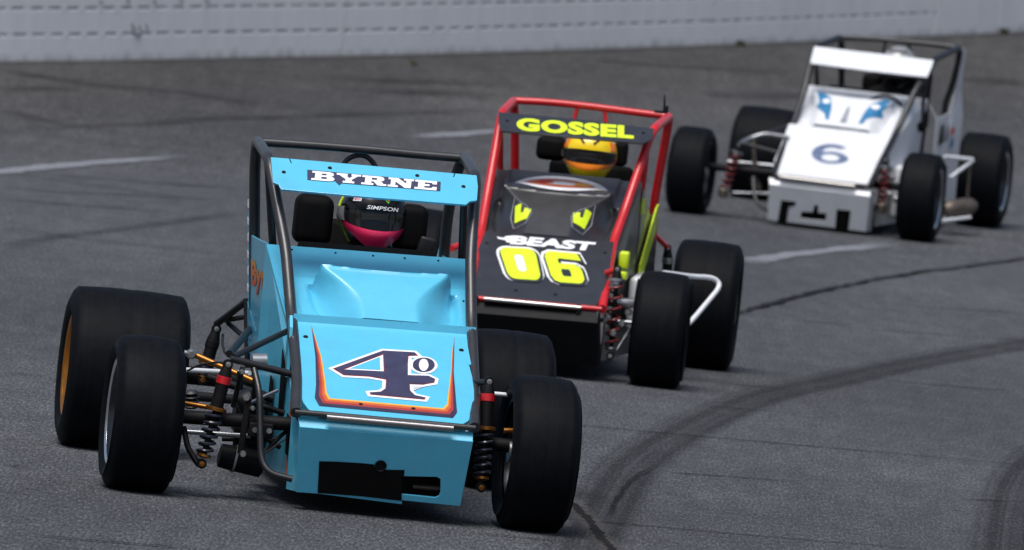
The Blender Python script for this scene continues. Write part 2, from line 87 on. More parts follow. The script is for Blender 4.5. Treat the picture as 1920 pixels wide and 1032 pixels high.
pbr('nose_black', (.006, .0065, .008), .5, 0, 0, .25, 20, spec=.12)
pbr('black_tape', (.004, .004, .004), .75, 0, 0, .3, 60, .3, 120, spec=.15)
pbr('white_paint', (.73, .75, .78), .35, 0, .3, .05, 8, .04, 7, chips=.5, dust=.14)
pbr('white_decal', (.82, .83, .86), .45, 0, 0, .04, 20)
pbr('navy', (.035, .035, .085), .45, 0, 0, .15, 20)
pbr('stripe_navy', (.035, .025, .06), .45, 0, 0, .15, 20)
pbr('stripe_red', (.36, .04, .03), .45, 0, 0, .08, 20)
pbr('stripe_orange', (.58, .11, .03), .45, 0, 0, .08, 20)
pbr('stripe_yellow', (.78, .40, .03), .45, 0, 0, .08, 20)
pbr('neon_yellow', (.66, .86, .02), .45, 0, 0, .05, 20)
pbr('neon_panel', (.55, .72, .02), .4, 0, .2, .08, 20)
pbr('gold', (.30, .12, .022), .35, .8, 0, .15, 30)
pbr('gold_wheel', (.42, .16, .022), .35, .7, 0, .15, 20)
pbr('chrome', (.42, .40, .39), .3, 1, 0, .08, 40)
pbr('steel', (.42, .43, .45), .32, .9, 0, .15, 40)
pbr('alu', (.40, .41, .43), .3, .9, 0, .1, 30)
pbr('red_anod', (.62, .02, .03), .3, .3, .2, .12, 40)
pbr('spring_dark', (.018, .02, .035), .35, .1, .3, .2, 40)
pbr('spring_red', (.17, .018, .02), .4, 0, .2, .2, 40)
pbr('rim_silver', (.75, .76, .80), .22, 1.0, 0, .1, 20)
pbr('rim_dish', (.075, .078, .085), .3, 1.0, 0, .15, 20)
pbr('rim_dark', (.05, .05, .06), .4, .5, 0, .2, 20)
pbr('suit', (.005, .005, .007), .85, 0, 0, .3, 60, .2, 200, spec=.15)
pbr('helmet_black', (.006, .006, .007), .2, 0, .25, .1, 10, spec=.3)
pbr('helmet_yellow', (.95, .66, .01), .25, 0, .5, .1, 10)
pbr('helmet_orange', (.92, .24, .01), .25, 0, .5, .1, 10)
pbr('helmet_lime', (.92, .74, .02), .25, 0, .5, .1, 10)
pbr('helmet_grey', (.26, .27, .28), .3, 0, .4, .1, 10)
pbr('pink', (1.0, .03, .13), .22, 0, .6, .12, 14)
pbr('green_decal', (.10, .52, .05), .35, 0, 0, .1, 10)
pbr('visor_tint', (.012, .012, .014), .08, 0, .2, .1, 6, spec=.35, coat_rough=.03)
pbr('visor_side', (.30, .31, .33), .12, .3, .6, .1, 6)
pbr('blue_decal', (.02, .17, .36), .45, 0, 0, .3, 22)
pbr('grey_decal', (.22, .24, .28), .5, 0, 0, .3, 22)
pbr('blue_grey', (.10, .14, .24), .5, 0, 0, .35, 25)
pbr('red_decal', (.65, .04, .03), .45, 0, 0, .1, 22)
pbr('muffler_steel', (.17, .145, .12), .5, .6, 0, .35, 18)
pbr('weed_leaf', (.05, .055, .025), .7, 0, 0, .4, 9)
pbr('hose', (.012, .012, .013), .5, 0, 0, .2, 30)
pbr('grey_metal', (.16, .18, .20), .4, .3, 0, .15, 20)
pbr('bolt_steel', (.45, .45, .43), .3, .9, 0, .1, 60)
pbr('engine_dark', (.010, .010, .012), .5, .3, 0, .5, 9)

def rubber():
    m, t, n, b = nodes_of('rubber'); L = t.links.new
    tc = n.new('ShaderNodeTexCoord'); sp = n.new('ShaderNodeSeparateXYZ'); L(tc.outputs['Object'], sp.inputs[0])
    at = n.new('ShaderNodeAttribute'); at.attribute_name = 'across'
    nz = n.new('ShaderNodeTexNoise'); nz.noise_dimensions = '1D'; nz.inputs['Scale'].default_value = 55; nz.inputs['Detail'].default_value = 4
    L(at.outputs['Fac'], nz.inputs['W'])
    n2 = n.new('ShaderNodeTexNoise'); n2.inputs['Scale'].default_value = 25; n2.inputs['Detail'].default_value = 5; L(tc.outputs['Object'], n2.inputs['Vector'])
    mx = n.new('ShaderNodeMath'); mx.operation = 'ADD'; L(nz.outputs['Fac'], mx.inputs[0]); L(n2.outputs['Fac'], mx.inputs[1])
    rp = n.new('ShaderNodeValToRGB'); rp.color_ramp.elements[0].position = .35; rp.color_ramp.elements[1].position = .68
    rp.color_ramp.elements[0].color = (.0024, .0028, .0038, 1); rp.color_ramp.elements[1].color = (.0055, .0065, .0092, 1)
    hm = n.new('ShaderNodeMath'); hm.operation = 'MULTIPLY'; hm.inputs[1].default_value = .5; L(mx.outputs[0], hm.inputs[0])
    L(hm.outputs[0], rp.inputs['Fac']); L(rp.outputs[0], b.inputs['Base Color'])
    b.inputs['Roughness'].default_value = .6; b.inputs['Specular IOR Level'].default_value = .08
    bp_ = n.new('ShaderNodeBump'); bp_.inputs['Strength'].default_value = .25; bp_.inputs['Distance'].default_value = .002
    L(hm.outputs[0], bp_.inputs['Height']); L(bp_.outputs[0], b.inputs['Normal'])
rubber()

def asphalt():
    m, t, n, b = nodes_of('asphalt'); L = t.links.new
    tc = n.new('ShaderNodeTexCoord')
    def noise(scale, detail=4, rough=.6, vec=None):
        q = n.new('ShaderNodeTexNoise'); q.inputs['Scale'].default_value = scale; q.inputs['Detail'].default_value = detail; q.inputs['Roughness'].default_value = rough
        L(vec or tc.outputs['Object'], q.inputs['Vector']); return q
    mp0 = n.new('ShaderNodeMapping'); mp0.inputs['Scale'].default_value = (1, .11, 1); L(tc.outputs['Object'], mp0.inputs['Vector'])
    fine = noise(85, 3, .75, mp0.outputs[0]); mid = noise(9, 5, .65, mp0.outputs[0])
    mp = n.new('ShaderNodeMapping'); mp.inputs['Scale'].default_value = (.5, .12, 1); L(tc.outputs['Object'], mp.inputs['Vector'])
    big = noise(1.0, 4, .55, mp.outputs[0])
    mp2 = n.new('ShaderNodeMapping'); mp2.inputs['Scale'].default_value = (.35, 2.2, 1); L(tc.outputs['Object'], mp2.inputs['Vector'])
    band = noise(1.0, 3, .5, mp2.outputs[0])
    vo = n.new('ShaderNodeTexVoronoi'); vo.inputs['Scale'].default_value = 120; L(tc.outputs['Object'], vo.inputs['Vector'])
    def mul(a, k):
        q = n.new('ShaderNodeMath'); q.operation = 'MULTIPLY'; L(a, q.inputs[0]); q.inputs[1].default_value = k; return q.outputs[0]
    def addn(a, b_):
        q = n.new('ShaderNodeMath'); q.operation = 'ADD'; L(a, q.inputs[0]); L(b_, q.inputs[1]); return q.outputs[0]
    sm = addn(addn(addn(mul(fine.outputs['Fac'], .64), mul(mid.outputs['Fac'], .14)), mul(big.outputs['Fac'], .16)), mul(band.outputs['Fac'], .06))
    rp = n.new('ShaderNodeValToRGB'); e = rp.color_ramp.elements
    e[0].position = .33; e[0].color = (.018, .019, .021, 1); e[1].position = .69; e[1].color = (.180, .187, .202, 1)
    k = e.new(.5); k.color = (.062, .0648, .0715, 1)
    L(sm, rp.inputs['Fac'])
    # older, browner lane next to the outside wall
    sp = n.new('ShaderNodeSeparateXYZ'); L(tc.outputs['Object'], sp.inputs[0])
    d1 = mul(sp.outputs['X'], -1.42); d = addn(sp.outputs['Y'], d1)
    dn = addn(d, mul(big.outputs['Fac'], 5.0))
    mr = n.new('ShaderNodeMapRange'); mr.inputs['From Min'].default_value = 35; mr.inputs['From Max'].default_value = 47; L(dn, mr.inputs['Value'])
    wm = n.new('ShaderNodeMix'); wm.data_type = 'RGBA'; wm.blend_type = 'MULTIPLY'
    L(mr.outputs[0], wm.inputs['Factor']); L(rp.outputs[0], wm.inputs['A']); wm.inputs['B'].default_value = (.84, .79, .72, 1)
    L(wm.outputs['Result'], b.inputs['Base Color'])
    b.inputs['Roughness'].default_value = .9; b.inputs['Specular IOR Level'].default_value = .12
    bp_ = n.new('ShaderNodeBump'); bp_.inputs['Strength'].default_value = .5; bp_.inputs['Distance'].default_value = .004
    L(addn(fine.outputs['Fac'], mul(vo.outputs['Distance'], .6)), bp_.inputs['Height']); L(bp_.outputs[0], b.inputs['Normal'])
asphalt()

def stain(name, col, strength, nscale=30, stretch=(1, 1), lines=0, rough=.9, soft=.25, lo=.3, hi=.7):
    """thin worn layer on the track: opacity broken by noise, fading at its edges"""
    m, t, n, b = nodes_of(name); L = t.links.new
    uv = n.new('ShaderNodeUVMap'); uv.uv_map = 'UVMap'; sp = n.new('ShaderNodeSeparateXYZ'); L(uv.outputs[0], sp.inputs[0])
    tc = n.new('ShaderNodeTexCoord')
    nz = n.new('ShaderNodeTexNoise'); nz.inputs['Scale'].default_value = nscale; nz.inputs['Detail'].default_value = 5; nz.inputs['Roughness'].default_value = .7
    L(tc.outputs['Object'], nz.inputs['Vector'])
    mr = n.new('ShaderNodeMapRange'); mr.inputs['From Min'].default_value = lo; mr.inputs['From Max'].default_value = hi; L(nz.outputs['Fac'], mr.inputs['Value'])
    # edge fade: 1-|2v-1| mapped
    def math_(op, a, bb=None):
        q = n.new('ShaderNodeMath'); q.operation = op
        for i, x in enumerate((a, bb)):
            if x is None: continue
            if isinstance(x, (int, float)): q.inputs[i].default_value = x
            else: L(x, q.inputs[i])
        return q.outputs[0]
    v = math_('ABSOLUTE', math_('SUBTRACT', math_('MULTIPLY', sp.outputs['Y'], 2), 1))
    ef = n.new('ShaderNodeMapRange'); ef.interpolation_type = 'SMOOTHSTEP'
    ef.inputs['From Min'].default_value = 1; ef.inputs['From Max'].default_value = 1 - soft; L(v, ef.inputs['Value'])
    al = math_('MULTIPLY', ef.outputs[0], mr.outputs[0])
    at = n.new('ShaderNodeAttribute'); at.attribute_name = 'fade'; al = math_('MULTIPLY', al, at.outputs['Fac'])
    if lines:
        n1 = n.new('ShaderNodeTexNoise'); n1.noise_dimensions = '1D'; n1.inputs['Scale'].default_value = lines; n1.inputs['Detail'].default_value = 3
        L(sp.outputs['Y'], n1.inputs['W'])
        m2 = n.new('ShaderNodeMapRange'); m2.inputs['From Min'].default_value = .22; m2.inputs['From Max'].default_value = .58; L(n1.outputs['Fac'], m2.inputs['Value'])
        al = math_('MULTIPLY', al, m2.outputs[0])
    al = math_('MULTIPLY', al, strength)
    L(al, b.inputs['Alpha'])
    b.inputs['Base Color'].default_value = (*col, 1); b.inputs['Roughness'].default_value = rough; b.inputs['Specular IOR Level'].default_value = .15
stain('skid', (.014, .014, .016), .46, 60, lines=7, soft=.5, lo=.1, hi=.5)
stain('faint_mark', (.012, .012, .015), .36, 2.5, soft=.95, lo=.22, hi=.62)
stain('seam', (.008, .008, .009), .8, 10, soft=.8, lo=.2, hi=.5)
stain('crack_line', (.008, .008, .009), .9, 10, soft=.7, lo=.05, hi=.4)
stain('crack', (.010, .009, .009), 1.0, 45, soft=.35, lo=.1, hi=.4)
stain('crack_edge', (.12, .112, .105), .5, 60, soft=.8, lo=.2, hi=.6)
stain('lane_paint', (.40, .42, .47), .55, 55, soft=.4, lo=.22, hi=.62)

def wall_paint():
    m, t, n, b = nodes_of('wall_paint'); L = t.links.new
    tc = n.new('ShaderNodeTexCoord')
    nz = n.new('ShaderNodeTexNoise'); nz.inputs['Scale'].default_value = 1.3; nz.inputs['Detail'].default_value = 8; nz.inputs['Roughness'].default_value = .62
    L(tc.outputs['Object'], nz.inputs['Vector'])
    mp = n.new('ShaderNodeMapping'); mp.inputs['Scale'].default_value = (4, 4, .35); L(tc.outputs['Object'], mp.inputs['Vector'])
    st = n.new('ShaderNodeTexNoise'); st.inputs['Scale'].default_value = 2.0; st.inputs['Detail'].default_value = 5; L(mp.outputs[0], st.inputs['Vector'])
    ad = n.new('ShaderNodeMath'); ad.operation = 'ADD'; L(nz.outputs['Fac'], ad.inputs[0]); L(st.outputs['Fac'], ad.inputs[1])
    hf = n.new('ShaderNodeMath'); hf.operation = 'MULTIPLY'; hf.inputs[1].default_value = .5; L(ad.outputs[0], hf.inputs[0])
    rp = n.new('ShaderNodeValToRGB'); rp.color_ramp.elements[0].position = .33; rp.color_ramp.elements[1].position = .62
    rp.color_ramp.elements[0].color = (.84, .84, .85, 1); rp.color_ramp.elements[1].color = (.94, .94, .95, 1)
    L(hf.outputs[0], rp.inputs['Fac'])
    # dirt splashed up from the track along the foot, broken by noise
    at = n.new('ShaderNodeAttribute'); at.attribute_name = 'height'
    dn = n.new('ShaderNodeMath'); dn.operation = 'MULTIPLY_ADD'; L(st.outputs['Fac'], dn.inputs[0]); dn.inputs[1].default_value = -.22; L(at.outputs['Fac'], dn.inputs[2])
    mr = n.new('ShaderNodeMapRange'); mr.inputs['From Min'].default_value = -.05; mr.inputs['From Max'].default_value = -.20; L(dn.outputs[0], mr.inputs['Value'])
    mx = n.new('ShaderNodeMix'); mx.data_type = 'RGBA'; L(mr.outputs[0], mx.inputs['Factor']); L(rp.outputs[0], mx.inputs['A']); mx.inputs['B'].default_value = (.30, .28, .24, 1)
    L(mx.outputs['Result'], b.inputs['Base Color']); b.inputs['Roughness'].default_value = .6; b.inputs['Specular IOR Level'].default_value = .3
wall_paint()
pbr('wall_gap', (.58, .585, .60), .8, 0, 0, .25, 3)

def fire_text():
    m, t, n, b = nodes_of('flame_print'); L = t.links.new
    tc = n.new('ShaderNodeTexCoord'); sp = n.new('ShaderNodeSeparateXYZ'); L(tc.outputs['Object'], sp.inputs[0])
    mr = n.new('ShaderNodeMapRange'); mr.inputs['From Min'].default_value = .68; mr.inputs['From Max'].default_value = .92; L(sp.outputs['Z'], mr.inputs['Value'])
    rp = n.new('ShaderNodeValToRGB'); e = rp.color_ramp.elements; e[0].color = (.16, .02, .03, 1); e[1].color = (.80, .36, .04, 1); k = e.new(.45); k.color = (.55, .08, .03, 1)
    L(mr.outputs[0], rp.inputs['Fac']); L(rp.outputs[0], b.inputs['Base Color']); b.inputs['Roughness'].default_value = .45
fire_text()

# ------------------------------------------------------------ mesh helpers
def mkobj(name, verts, faces, mat, parent=None, smooth=False, sharp=None):
    me = bpy.data.meshes.new(name); me.from_pydata([tuple(v) for v in verts], [], faces); me.validate(clean_customdata=False)
    me.materials.append(MATS[mat])
    if smooth: me.polygons.foreach_set('use_smooth', [True] * len(me.polygons))
    me.update()
    if smooth and sharp: me.set_sharp_from_angle(angle=R(sharp))
    o = bpy.data.objects.new(name, me); COL.objects.link(o)
    if parent: o.parent = parent
    return o
class MB:
    def __init__(s): s.v = []; s.f = []
    def add(s, v, f):
        k = len(s.v); s.v += [Vector(p) for p in v]; s.f += [tuple(i + k for i in q) for q in f]; return s
    def build(s, name, mat, parent=None, smooth=True, sharp=40): return mkobj(name, s.v, s.f, mat, parent, smooth, sharp)
    def box(s, c, d, rot=None):
        c = Vector(c); pts = []
        for x in (-.5, .5):
            for y in (-.5, .5):
                for z in (-.5, .5):
                    p = Vector((x * d[0], y * d[1], z * d[2]))
                    if rot: p = rot @ p
                    pts.append(c + p)
        return s.add(pts, [(0, 1, 3, 2), (4, 6, 7, 5), (0, 4, 5, 1), (2, 3, 7, 6), (0, 2, 6, 4), (1, 5, 7, 3)])
    def rbox(s, c, d, r=.01, rot=None, n=3):
        bm = bmesh.new(); bmesh.ops.create_cube(bm, size=1)
        for v in bm.verts: v.co = Vector((v.co.x * d[0], v.co.y * d[1], v.co.z * d[2]))
        bmesh.ops.bevel(bm, geom=list(bm.edges), offset=r, segments=n, profile=.5, affect='EDGES')
        bm.verts.index_update(); c = Vector(c)
        s.add([c + (rot @ v.co if rot else v.co) for v in bm.verts], [[v.index for v in f.verts] for f in bm.faces]); bm.free(); return s
    def tube(s, pts, r, n=10, fillet=0, closed=False, r2=None):
        pts = [Vector(p) for p in pts]
        if fillet and len(pts) > 2:
            q = [pts[0]]
            for i in range(1, len(pts) - 1):
                a, b, c = pts[i - 1], pts[i], pts[i + 1]
                la = min(fillet, (a - b).length * .45); lc = min(fillet, (c - b).length * .45)
                A = b + (a - b).normalized() * la; C = b + (c - b).normalized() * lc
                for k in range(6):
                    u = k / 5; q.append(A * (1 - u) ** 2 + b * 2 * u * (1 - u) + C * u * u)
            q.append(pts[-1]); pts = q
        N = len(pts); k0 = len(s.v); T0 = None; nrm = None
        for i, p in enumerate(pts):
            if closed: T = (pts[(i + 1) % N] - pts[i - 1]).normalized()
            else: T = (pts[min(i + 1, N - 1)] - pts[max(i - 1, 0)]).normalized()
            if nrm is None:
                h = Vector((0, 0, 1)) if abs(T.z) < .9 else Vector((1, 0, 0)); nrm = (h - T * h.dot(T)).normalized()
            else:
                nrm = (nrm - T * nrm.dot(T)).normalized()
            bn = T.cross(nrm); rr = r if r2 is None else r + (r2 - r) * i / (N - 1)
            for j in range(n):
                a = 2 * math.pi * j / n; s.v.append(p + (nrm * math.cos(a) + bn * math.sin(a)) * rr)
        for i in range(N if closed else N - 1):
            i2 = (i + 1) % N
            for j in range(n):
                s.f.append((k0 + i * n + j, k0 + i * n + (j + 1) % n, k0 + i2 * n + (j + 1) % n, k0 + i2 * n + j))
        if not closed:
            s.f.append(tuple(k0 + j for j in reversed(range(n)))); s.f.append(tuple(k0 + (N - 1) * n + j for j in range(n)))
        return s
    def lathe(s, prof, o, axis, n=24, cap=True):
        """prof: (distance along axis, radius)"""
        o = Vector(o); ax = Vector(axis).normalized()
        h = Vector((0, 0, 1)) if abs(ax.z) < .9 else Vector((0, 1, 0)); a1 = (h - ax * h.dot(ax)).normalized(); a2 = ax.cross(a1)
        k0 = len(s.v)
        for d, r in prof:
            for j in range(n):
                a = 2 * math.pi * j / n; s.v.append(o + ax * d + (a1 * math.cos(a) + a2 * math.sin(a)) * r)
        for i in range(len(prof) - 1):
            for j in range(n):
                s.f.append((k0 + i * n + j, k0 + i * n + (j + 1) % n, k0 + (i + 1) * n + (j + 1) % n, k0 + (i + 1) * n + j))
        if cap:
            s.f.append(tuple(k0 + j for j in reversed(range(n)))); s.f.append(tuple(k0 + (len(prof) - 1) * n + j for j in range(n)))
        return s
def empty(name, loc, rot=(0, 0, 0)):
    o = bpy.data.objects.new(name, None); COL.objects.link(o); o.location = loc; o.rotation_mode = 'XYZ'; o.rotation_euler = rot; o.empty_display_size = .2; return o
def tag(o, label, cat=None, group=None, kind=None):
    o['label'] = label
    if cat: o['category'] = cat
    if group: o['group'] = group
    if kind: o['kind'] = kind
    return o
def tube(name, pts, r, mat, parent, fillet=0, n=12, closed=False):
    return MB().tube(pts, r, n, fillet, closed).build(name, mat, parent)
def V(p): return Vector(p)
def fill2d(polys, offset=0, extrude=0, bevel=0):
    c = bpy.data.curves.new('c', 'CURVE'); c.dimensions = '2D'; c.fill_mode = 'BOTH'; c.offset = offset; c.extrude = extrude; c.bevel_depth = bevel; c.bevel_resolution = 1
    for i, p in enumerate(polys):
        ar = sum(p[k - 1][0] * p[k][1] - p[k][0] * p[k - 1][1] for k in range(len(p)))
        if (ar < 0) == (i == 0): p = p[::-1]
        s = c.splines.new('POLY'); s.points.add(len(p) - 1); s.use_cyclic_u = True
        for q, x in zip(s.points, p): q.co = (x[0], x[1], 0, 1)
    o = bpy.data.objects.new('c', c); me = bpy.data.meshes.new_from_object(o)
    v = [Vector(q.co) for q in me.vertices]; f = [tuple(q.vertices) for q in me.polygons]
    bpy.data.objects.remove(o); bpy.data.curves.remove(c); bpy.data.meshes.remove(me)
    return v, f
def text2d(body, offset=0, shear=0, spacing=1.0):
    c = bpy.data.curves.new('t', 'FONT'); c.body = body; c.offset = offset; c.shear = shear; c.space_character = spacing; c.size = 1; c.resolution_u = 4
    o = bpy.data.objects.new('t', c); me = bpy.data.meshes.new_from_object(o)
    v = [Vector(q.co) for q in me.vertices]; f = [tuple(q.vertices) for q in me.polygons]
    bpy.data.objects.remove(o); bpy.data.curves.remove(c); bpy.data.meshes.remove(me)
    x0 = min(p.x for p in v); x1 = max(p.x for p in v); y0 = min(p.y for p in v); y1 = max(p.y for p in v)
    return [Vector(((p.x - x0) / (x1 - x0), (p.y - y0) / (y1 - y0), 0)) for p in v], f
class Plane:
    def __init__(s, d): s.o = V(d['o']); s.u = V(d['u']); s.v = V(d['v']); s.n = s.u.cross(s.v)
    def at(s, u, v, h=0): return s.o + s.u * u + s.v * v + s.n * h
    def panel(s, name, polys, mat, parent, t=.008, bevel=.002):
        v, f = fill2d(polys, 0, t / 2, bevel)
        return mkobj(name, [s.at(p.x, p.y, p.z - t / 2) for p in v], f, mat, parent, True, 35)
    def decal(s, name, polys, mat, parent, h=.004, offset=0):
        v, f = fill2d(polys, offset, .0006)
        return mkobj(name, [s.at(p.x, p.y, p.z + h) for p in v], f, mat, parent)
    def text(s, name, body, box, mat, parent, h=.004, vf=None, **kw):
        v, f = vf or text2d(body, **kw)
        BL, BR, TL = [Vector(q) for q in box]
        pts = []
        for p in v: q = BL + (BR - BL) * p.x + (TL - BL) * p.y; pts.append(s.at(q.x, q.y, h))
        return mkobj(name, pts, f, mat, parent)
    def bolt(s, u, v, parent, r=.011, h=.004, mat='matte_black', name='fastener'):
        return MB().lathe([(-.004, r), (.003, r), (.006, r * .75), (.0065, r * .3)], s.at(u, v, h - .004), s.n, 14).build(name, mat, parent)
SLAB = {
 'B': ([(0,0),(8,0),(9.5,.8),(10,2.2),(9.3,3.7),(8.2,4.2),(9,4.7),(9.5,5.9),(9,7.3),(7.6,8),(0,8),(0,6.4),(1.4,6.4),(1.4,1.6),(0,1.6)], [(4.2,1.7),(4.2,3.4),(6.3,3.4),(6.9,2.55),(6.3,1.7)], [(4.2,4.9),(4.2,6.3),(6,6.3),(6.5,5.6),(6,4.9)]),
 'Y': ([(3,0),(8,0),(8,1.6),(6.9,1.6),(6.9,3.2),(9.2,6.4),(10.5,6.4),(10.5,8),(6.4,8),(6.4,6.4),(7.1,6.4),(5.7,4.3),(4.2,6.4),(4.8,6.4),(4.8,8),(0,8),(0,6.4),(1.2,6.4),(4.1,3.2),(4.1,1.6),(3,1.6)],),
 'R': ([(0,0),(5.2,0),(5.2,1.6),(4.2,1.6),(4.2,3.2),(5.2,3.2),(7,0),(10.8,0),(10.8,1.6),(9.6,1.6),(8.3,3.7),(9.4,4.6),(9.7,5.9),(9.1,7.3),(7.7,8),(0,8),(0,6.4),(1.4,6.4),(1.4,1.6),(0,1.6)], [(4.2,4.7),(4.2,6.4),(6.2,6.4),(6.8,5.55),(6.2,4.7)]),
 'N': ([(0,0),(4.4,0),(4.4,1.6),(3.2,1.6),(3.2,4.8),(7.4,0),(10,0),(10,6.4),(11,6.4),(11,8),(6.6,8),(6.6,6.4),(7.8,6.4),(7.8,3.8),(4.2,8),(0,8),(0,6.4),(1.2,6.4),(1.2,1.6),(0,1.6)],),
 'E': ([(0,0),(9.6,0),(9.6,3),(7.9,3),(7.3,1.7),(4.2,1.7),(4.2,3.3),(6.4,3.3),(6.4,4.9),(4.2,4.9),(4.2,6.3),(7.2,6.3),(7.7,5.2),(9.4,5.2),(9.4,8),(0,8),(0,6.4),(1.4,6.4),(1.4,1.6),(0,1.6)],)}
def slab_text(body, offset=0):
    vs, fs = [], []; x = 0
    for ch in body:
        P_ = SLAB[ch]; v, f = fill2d([list(q) for q in P_], offset)
        k = len(vs); vs += [Vector((p.x + x, p.y, 0)) for p in v]; fs += [tuple(i + k for i in q) for q in f]
        x += max(p[0] for p in P_[0]) + .55
    return [Vector((p.x / (x - .55), p.y / 8, 0)) for p in vs], fs

# ------------------------------------------------------------ ground
def gz(y):
    d = y - 30.3
    if d < 0: return 0.
    if d < 6: return .004125 * d * d
    if d < 60: return .1485 + .0495 * (d - 6)
    return .1485 + .0495 * 54
ys = [-400, -200, -100, -60] + [-45 + 5 * i for i in range(15)] + [30.3 + .5 * i for i in range(13)] + [38, 42, 46, 50, 55, 60, 70, 80, 90.3, 91, 120, 200, 400, 900]
xs = [-500, -200, -80, -30, -12, -6, -3, 0, 3, 6, 12, 30, 80, 200, 500]
vv = [(x, y, gz(y)) for y in ys for x in xs]; nx = len(xs)
ff = [(j * nx + i, j * nx + i + 1, (j + 1) * nx + i + 1, (j + 1) * nx + i) for j in range(len(ys) - 1) for i in range(nx - 1)]
track = mkobj('track', vv, ff, 'asphalt', None, True); tag(track, 'grey asphalt of the banked race track', kind='structure')
def smooth_path(pts, step=.25):
    P_ = [Vector((p[0], p[1])) for p in pts]; P_ = [P_[0] * 2 - P_[1]] + P_ + [P_[-1] * 2 - P_[-2]]
    out = []
    for i in range(1, len(P_) - 2):
        a, b, c, d = P_[i - 1:i + 3]; n = max(2, int((c - b).length / step))
        for k in range(n):
            t = k / n; out.append(.5 * ((2 * b) + (c - a) * t + (2 * a - 5 * b + 4 * c - d) * t * t + (3 * b - a - 3 * c + d) * t ** 3))
    out.append(P_[-2]); return out
HLIFT = [.0035]
def strip(name, pts, width, mat, lift=None, jitter=0, fade_ends=True, step=.25, wmul=None):
    pp = smooth_path(pts, step); n = len(pp)
    if lift is None: lift = HLIFT[0]; HLIFT[0] += .00025
    vs, fs, uvs, fd = [], [], [], []; L = 0; rnd = random.Random(len(name) + n)
    for i, p in enumerate(pp):
        T = (pp[min(i + 1, n - 1)] - pp[max(i - 1, 0)]).normalized(); N = Vector((-T.y, T.x))
        if i: L += (p - pp[i - 1]).length
        j = N * rnd.uniform(-jitter, jitter); wd = width * (wmul(i / (n - 1)) if wmul else 1) * (1 + (rnd.uniform(-.3, .3) if jitter else 0))
        for k in (0, .5, 1):
            q = p + j + N * (k - .5) * wd
            vs.append((q.x, q.y, gz(q.y) + lift)); uvs.append((L, k)); e = min(i, n - 1 - i) / max(1, n * (.05 if mat == 'skid' else .18)); fd.append(min(1, e) if fade_ends else 1)
    for i in range(n - 1):
        for k in (0, 1): fs.append((i * 3 + k, i * 3 + k + 1, (i + 1) * 3 + k + 1, (i + 1) * 3 + k))
    o = mkobj(name, vs, fs, mat, track); me = o.data
    ul = me.uv_layers.new(name='UVMap'); at = me.attributes.new('fade', 'FLOAT', 'POINT')
    for l in me.loops: ul.data[l.index].uv = uvs[l.vertex_index]
    for i, x in enumerate(fd): at.data[i].value = x
    o['kind'] = 'structure'
    return o
for L_ in G['seams']: strip('paving_seam', L_, .05, 'seam', jitter=.006)
for k, wd in (('m1', .35), ('m2', .25), ('m3', .3), ('m4', .25), ('m5', .22), ('m6', .3), ('m7', .25), ('m8', .14), ('m9', .16), ('m10', .3), ('m11', .3), ('m12', .5), ('m13', .6), ('m14', .3), ('m15', .6), ('m16', .5)):
    strip('tyre_mark', G[k], wd * 1.35, 'faint_mark')
strip('skid_mark', G['skid'], .36, 'skid'); strip('skid_mark', G['skid_b'], .34, 'skid')
strip('crack_edge', G['crack'], .16, 'crack_edge', fade_ends=False, step=.1)
strip('crack', G['crack'], .045, 'crack', jitter=.008, fade_ends=False, step=.06)
strip('crack', G['crack2'], .07, 'crack_line', jitter=.015)
strip('crack', G['crack3'], .03, 'seam', jitter=.006)
for L_ in G['dashes']: strip('lane_marking', L_, .20, 'lane_paint', fade_ends=True, jitter=.004)

# ------------------------------------------------------------ outside wall: steel tubes welded in rows
wall = empty('barrier_wall', (G['wall'][4][0], G['wall'][4][1], gz(G['wall'][4][1])))
tag(wall, 'white painted steel tube barrier wall along the outside of the track', 'wall')
wo = V(wall.location)
WP = [Vector(p) for p in G['wall']]; dL = (WP[0] - WP[1]).normalized(); dR = (WP[-1] - WP[-2]).normalized()
WP = [WP[0] + dL * k for k in (12, 9, 6, 3)] + WP + [WP[-1] + dR * k for k in (2, 4, 7, 10)]
joints = [0, 8, 12, 15, 16, len(WP) - 1]
def resample(pts, step):
    pp = smooth_path([(p.x, p.y) for p in pts], .008); out = [pp[0]]; acc = 0
    for a, c in zip(pp, pp[1:]):
        acc += (c - a).length
        if acc >= step: out.append(c); acc = 0
    if (pp[-1] - out[-1]).length > .02: out.append(pp[-1])
    return out
def wframe(pp, i):
    T = (pp[min(i + 1, len(pp) - 1)] - pp[max(i - 1, 0)]).normalized(); return T, Vector((T.y, -T.x))     # normal towards the track
def sweep(pp, prof, i0=0, i1=None, closed=True):
    vs, fs = [], []; n = len(prof); hs_ = []
    rng = range(i0, len(pp) if i1 is None else i1)
    for i in rng:
        T, N = wframe(pp, i); b = gz(pp[i].y)
        for d, z in prof:
            q = pp[i] + N * d; vs.append(Vector((q.x, q.y, b + z)) - wo); hs_.append(z)
    m = len(rng)
    for i in range(m - 1):
        for j in range(n): fs.append((i * n + j, i * n + (j + 1) % n, (i + 1) * n + (j + 1) % n, (i + 1) * n + j))
    fs.append(tuple(range(n))[::-1]); fs.append(tuple((m - 1) * n + j for j in range(n)))
    return vs, fs, hs_
def hattr(o, h):
    at = o.data.attributes.new('height', 'FLOAT', 'POINT')
    for i, x in enumerate(h): at.data[i].value = x
PITCHZ = .207
